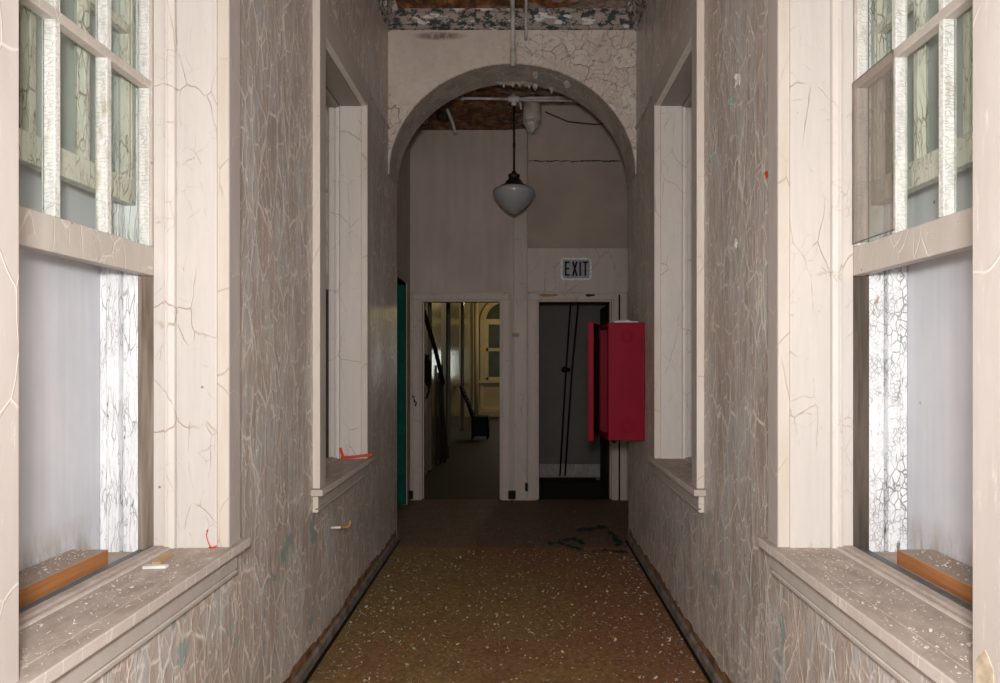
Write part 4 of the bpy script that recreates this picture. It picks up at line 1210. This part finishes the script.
for sg in (1, -1):
    a, b = (x, x+w-st) if sg == 1 else (x+w-st, x)
    mb.prism([(a, lz0), (a+st*1.1, lz0), (b+st*1.1, lz1), (b, lz1)], lambda u, v, w_: (u, w_, v), sy-0.0195, sy-0.0165)
x += w+gap
bar(x, x+st, lz0, lz1)
x += st+gap-0.002
bar(x, x+0.056, lz1-st, lz1); bar(x+0.028-st/2, x+0.028+st/2, lz0, lz1)
mb.build('lettering', M['sign_red'], rt)

# small wall plate and low electrical boxes
mb = MB(); c = pxy(516, 335, LOB-0.03); mb.box(c[0]-0.038, c[0]+0.034, LOB-0.040, LOB-0.030, c[2]-0.02, c[2]+0.02)
mb.box(c[0]-0.008, c[0]+0.006, LOB-0.046, LOB-0.040, c[2]-0.009, c[2]+0.009)
tag(mb.build('wall_plate', plain('brass_plate', (0.30, 0.22, 0.11), 0.5), bevel=0.003), 'small yellowish wall plate on the post between the doorways', 'wall plate')
for px, w, lab in ((411, 0.045, 'small black outlet low on the casing beside the green door'), (512, 0.075, 'small black outlet low on the wall between the doorways'), (526.5, 0.03, 'black clamp low on the casing of the exit doorway')):
    c = pxy(px, 495 if px < 520 else 487, LOB-0.03)
    mb = MB(); mb.box(c[0]-w/2, c[0]+w/2, LOB-0.07, LOB-(0.03 if px > 500 else 0.028), c[2]-0.035, c[2]+0.045); mb.box(c[0]-w/4, c[0]+w/4, LOB-0.074, LOB-0.07, c[2]-0.015, c[2]+0.02)
    tag(mb.build('outlet_box', M['black'], bevel=0.004), lab, 'outlet')

# ceiling conduit in the lobby
PY = 5.86; px0, pz = -0.044, 3.712
mb = MB()
mb.tube([(-0.62, PY, 3.722), (-0.3, PY, 3.716), (px0, PY, pz)], 0.013, 8)
mb.tube([(px0, PY, pz), (0.15, PY, 3.722), (0.4, PY, 3.726), (1.1, PY, 3.722)], 0.013, 8)
mb.tube([(px0, PY, pz), (0.06, PY-0.03, 3.69), (0.16, PY-0.04, 3.685), (1.1, PY-0.04, 3.68)], 0.012, 8)
o = mb.build('ceiling_conduit', M['pipe']); tag(o, 'grey conduit running crosswise below the rusty lobby ceiling', 'conduit')
mb = MB(); mb.tube([(px0-0.055, PY, pz), (px0-0.035, PY, pz), (px0+0.035, PY, pz), (px0+0.055, PY, pz)], [0.018, 0.03, 0.03, 0.018], 12)
mb.tube([(px0, PY, pz+0.043), (px0, PY, pz-0.05), (px0, PY, pz-0.06)], [0.022, 0.024, 0.014], 12)
mb.build('junction_fitting', M['pipe'], o)
for sx in (-0.5, 0.35, 0.7):
    mb = MB(); mb.tube([(sx, PY, 3.755), (sx, PY, 3.70)], 0.017, 8); mb.build('pipe_strap', M['pipe'], o)
mb = MB(); mb.tube([(0.0, PY+0.1, 3.755), (0.02, PY+0.1, 3.66)], 0.008, 8); mb.build('drop_wire', M['pipe'], o)

# pendant lamp
gz0 = CH + (361-214)*PY/667      # bottom of globe
rt = root('pendant_lamp', (px0, PY, gz0), 'schoolhouse pendant lamp with white opal globe on a long dark rod', 'lamp')
R = 21.3*PY/667
H = (214-187.5)*PY/667
prof = [(0.004, 0.0), (0.022, 0.006), (0.05, 0.026), (0.085, 0.058), (0.12, 0.098), (0.15, 0.142), (0.172, 0.182), (0.184, 0.212), (0.187, 0.232), (0.183, 0.250), (0.172, 0.266), (0.150, 0.277), (0.11, 0.283), (0.08, 0.284)]
prof = [(r*R/0.187, z*H/0.284) for r, z in prof]
mb = MB(); mb.lathe(prof, (px0, PY, gz0), 48); mb.build('globe', M['opal'], rt)
mb = MB(); mb.lathe([(q*1.12, H+(w-H)*1.12) for q, w in [(0.10, H-0.02), (0.125, H-0.004), (0.118, H+0.006), (0.098, H+0.014), (0.075, H+0.026), (0.066, H+0.046), (0.046, H+0.062), (0.040, H+0.082), (0.047, H+0.086), (0.047, H+0.10), (0.022, H+0.112), (0.014, H+0.13)]], (px0, PY, gz0), 36)
mb.build('fitter', M['iron'], rt)
mb = MB(); mb.tube([(px0, PY, gz0+H+0.12), (px0, PY, pz-0.058)], 0.0095, 10)
for z in (0.35, 0.55): mb.tube([(px0, PY, gz0+H+z), (px0, PY, gz0+H+z+0.04)], 0.013, 10)
mb.build('rod', M['iron'], rt)

# jelly jar lamp
JX, JY = 0.117, 5.98
jz = CH + (361-133)*JY/667
rt = root('jar_lamp', (JX, JY, jz), 'dusty jar-shaped lamp fixed to the ceiling behind the pendant', 'lamp')
mb = MB(); mb.lathe([(0.070, 0.10), (0.082, 0.104), (0.083, 0.12), (0.083, LCEIL-jz-0.004), (0.07, LCEIL-jz)], (JX, JY, jz), 24); mb.build('cap', M['jar'], rt)
mb = MB(); mb.lathe([(0.004, 0.0), (0.018, 0.006), (0.026, 0.028), (0.052, 0.052), (0.064, 0.08), (0.064, 0.102)], (JX, JY, jz), 24); mb.build('jar', M['jar'], rt)
mb = MB()
for k in range(4):
    an = 0.4+k*1.571
    mb.tube([(JX+r*math.cos(an), JY+r*math.sin(an), jz+z) for r, z in ((0.026, 0.004), (0.06, 0.048), (0.078, 0.09), (0.08, 0.14))], 0.004, 6)
mb.tube([(JX+0.079*math.cos(t*0.524), JY+0.079*math.sin(t*0.524), jz+0.09) for t in range(13)], 0.0045, 6, False)
mb.build('guard', M['pipe'], rt)

# stray wire under the sloping soffit
mb = MB(); mb.tube([(0.24, 6.10, 3.69), (0.30, 6.09, 3.66), (0.45, 6.10, 3.60), (0.7, 6.10, 3.575), (1.0, 6.08, 3.60)], 0.005, 6)
tag(mb.build('loose_wire', M['dark']), 'thin loose wire sagging below the sloping plaster', 'wire')
# broken ceiling bits on the left of the lobby ceiling
mb = MB(); mb.tube([(-0.67, 6.2, LCEIL), (-0.62, 6.25, 3.64), (-0.60, 6.28, 3.56)], 0.016, 8)
tag(mb.build('broken_lath', M['pipe']), 'pale broken lath poking down from the lobby ceiling', 'lath')
mb = MB(); mb.tube([(-0.90, 6.2, LCEIL), (-0.90, 6.2, 3.66), (-0.885, 6.2, 3.62), (-0.86, 6.2, 3.63), (-0.855, 6.2, 3.66)], 0.009, 8)
tag(mb.build('ceiling_hook', M['pipe']), 'small bent hook hanging from the lobby ceiling by the arch', 'hook')
mb = MB(); mb.lathe([(0.01, 0), (0.05, 0.02), (0.07, 0.06), (0.06, 0.07)], (-0.72, 6.35, LCEIL-0.07), 14)
tag(mb.build('ceiling_rosette', M['dark']), 'dark round cap on the lobby ceiling between hook and lath', 'rosette')

# ------------------------------------------------------------------ red hose cabinet
FX, BX = 0.606, WR-0.002
y0, y1 = 4.53, 5.03
z0, z1 = 0.868, 1.672
rt = root('hose_cabinet', (BX, (y0+y1)/2, z0), 'red metal fire hose cabinet with its door ajar on the corridor wall', 'cabinet')
t = 0.006
mb = MB()
mb.box(FX, BX, y0, y0+t, z0, z1); mb.box(FX, BX, y1-t, y1, z0, z1); mb.box(FX, BX, y0, y1, z0, z0+t); mb.box(FX, BX, y0, y1, z1-t, z1); mb.box(BX-t, BX, y0, y1, z0, z1)
# turned-in lips at the open front
mb.box(FX, FX+t, y0, y0+0.03, z0, z1); mb.box(FX, FX+t, y1-0.03, y1, z0, z1); mb.box(FX, FX+t, y0, y1, z0, z0+0.03); mb.box(FX, FX+t, y0, y1, z1-0.03, z1)
mb.build('body', M['red'], rt, bevel=0.004)
# knock-out rings pressed into the side
for zc in (z1-0.095, z0+0.095):
    mb = MB()
    cx = (FX+BX)/2+0.005
    for r in (0.040, 0.026):
        mb.tube([(cx+r*math.cos(a*math.pi/12), y0-0.0005, zc+r*math.sin(a*math.pi/12)) for a in range(25)], 0.0028, 6, False)
    mb.box(cx-0.024, cx+0.024, y0-0.003, y0, zc-0.004, zc+0.004)
    mb.box(cx-0.018, cx+0.020, y0-0.003, y0, zc+0.010, zc+0.015)
    mb.build('pressed_mark', M['red'], rt)
# door leaf, hinged on the far edge
hy, hxp = y1-0.004, FX-0.004
L = 0.50
ang = math.atan2(0.128, 0.480)
dv = Vector((-math.sin(ang), -math.cos(ang), 0)); nv = Vector((-math.cos(ang), math.sin(ang), 0))   # along the leaf, outward normal
def leafbox(mb, a0, a1, n0, n1, za, zb):
    o_ = Vector((hxp, hy, 0)); q = []
    for z in (za, zb):
        for a, n in ((a0, n0), (a1, n0), (a1, n1), (a0, n1)):
            p = o_+dv*a+nv*n; q.append((p.x, p.y, z))
    mb.add(q, [(0,3,2,1),(4,5,6,7),(0,1,5,4),(1,2,6,5),(2,3,7,6),(3,0,4,7)])
mb = MB(); leafbox(mb, 0.0, L, 0.0, 0.005, z0-0.002, z1+0.002)
leafbox(mb, L-0.004, L, -0.035, 0.0, z0, z1); leafbox(mb, 0.0, L, -0.03, 0.0, z1-0.003, z1+0.001); leafbox(mb, 0.0, L, -0.03, 0.0, z0-0.001, z0+0.003)
dr = mb.build('door', M['red'], rt, bevel=0.0015)
mb = MB(); leafbox(mb, 0.012, L-0.012, -0.003, -0.0005, z0+0.012, z1-0.012); mb.build('inner_lining', M['black'], dr)
mb = MB(); leafbox(mb, L-0.07, L-0.03, -0.012, 0.0, 1.24, 1.31); leafbox(mb, L-0.035, L+0.006, -0.016, -0.008, 1.262, 1.288)
mb.build('latch', M['iron'], dr)
for zc in (z0+0.12, z1-0.12):
    mb = MB(); mb.tube([(hxp-0.004, hy+0.004, zc-0.04), (hxp-0.004, hy+0.004, zc+0.04)], 0.007, 8); mb.build('hinge', M['iron'], dr)
mb = MB(); mb.tube([(BX-0.03, 4.7, z1), (BX-0.09, 4.7, z1+0.02), (BX-0.2, 4.72, z1+0.012)], 0.012, 6)
mb.box(BX-0.20, BX-0.03, 4.60, 4.78, z1, z1+0.012)
mb.build('top_bracket', M['pipe'], rt)
mb = MB(); mb.tube([(0.70, 4.88, z0+0.03), (0.70, 4.88, z0-0.03), (0.68, 4.88, z0-0.05)], 0.024, 10); mb.build('shade_stub', M['iron'], rt)  # dark stub added for the shade under the cabinet

# ------------------------------------------------------------------ tidy helper properties
for o in bpy.data.objects:
    if '_off' in o: del o['_off']
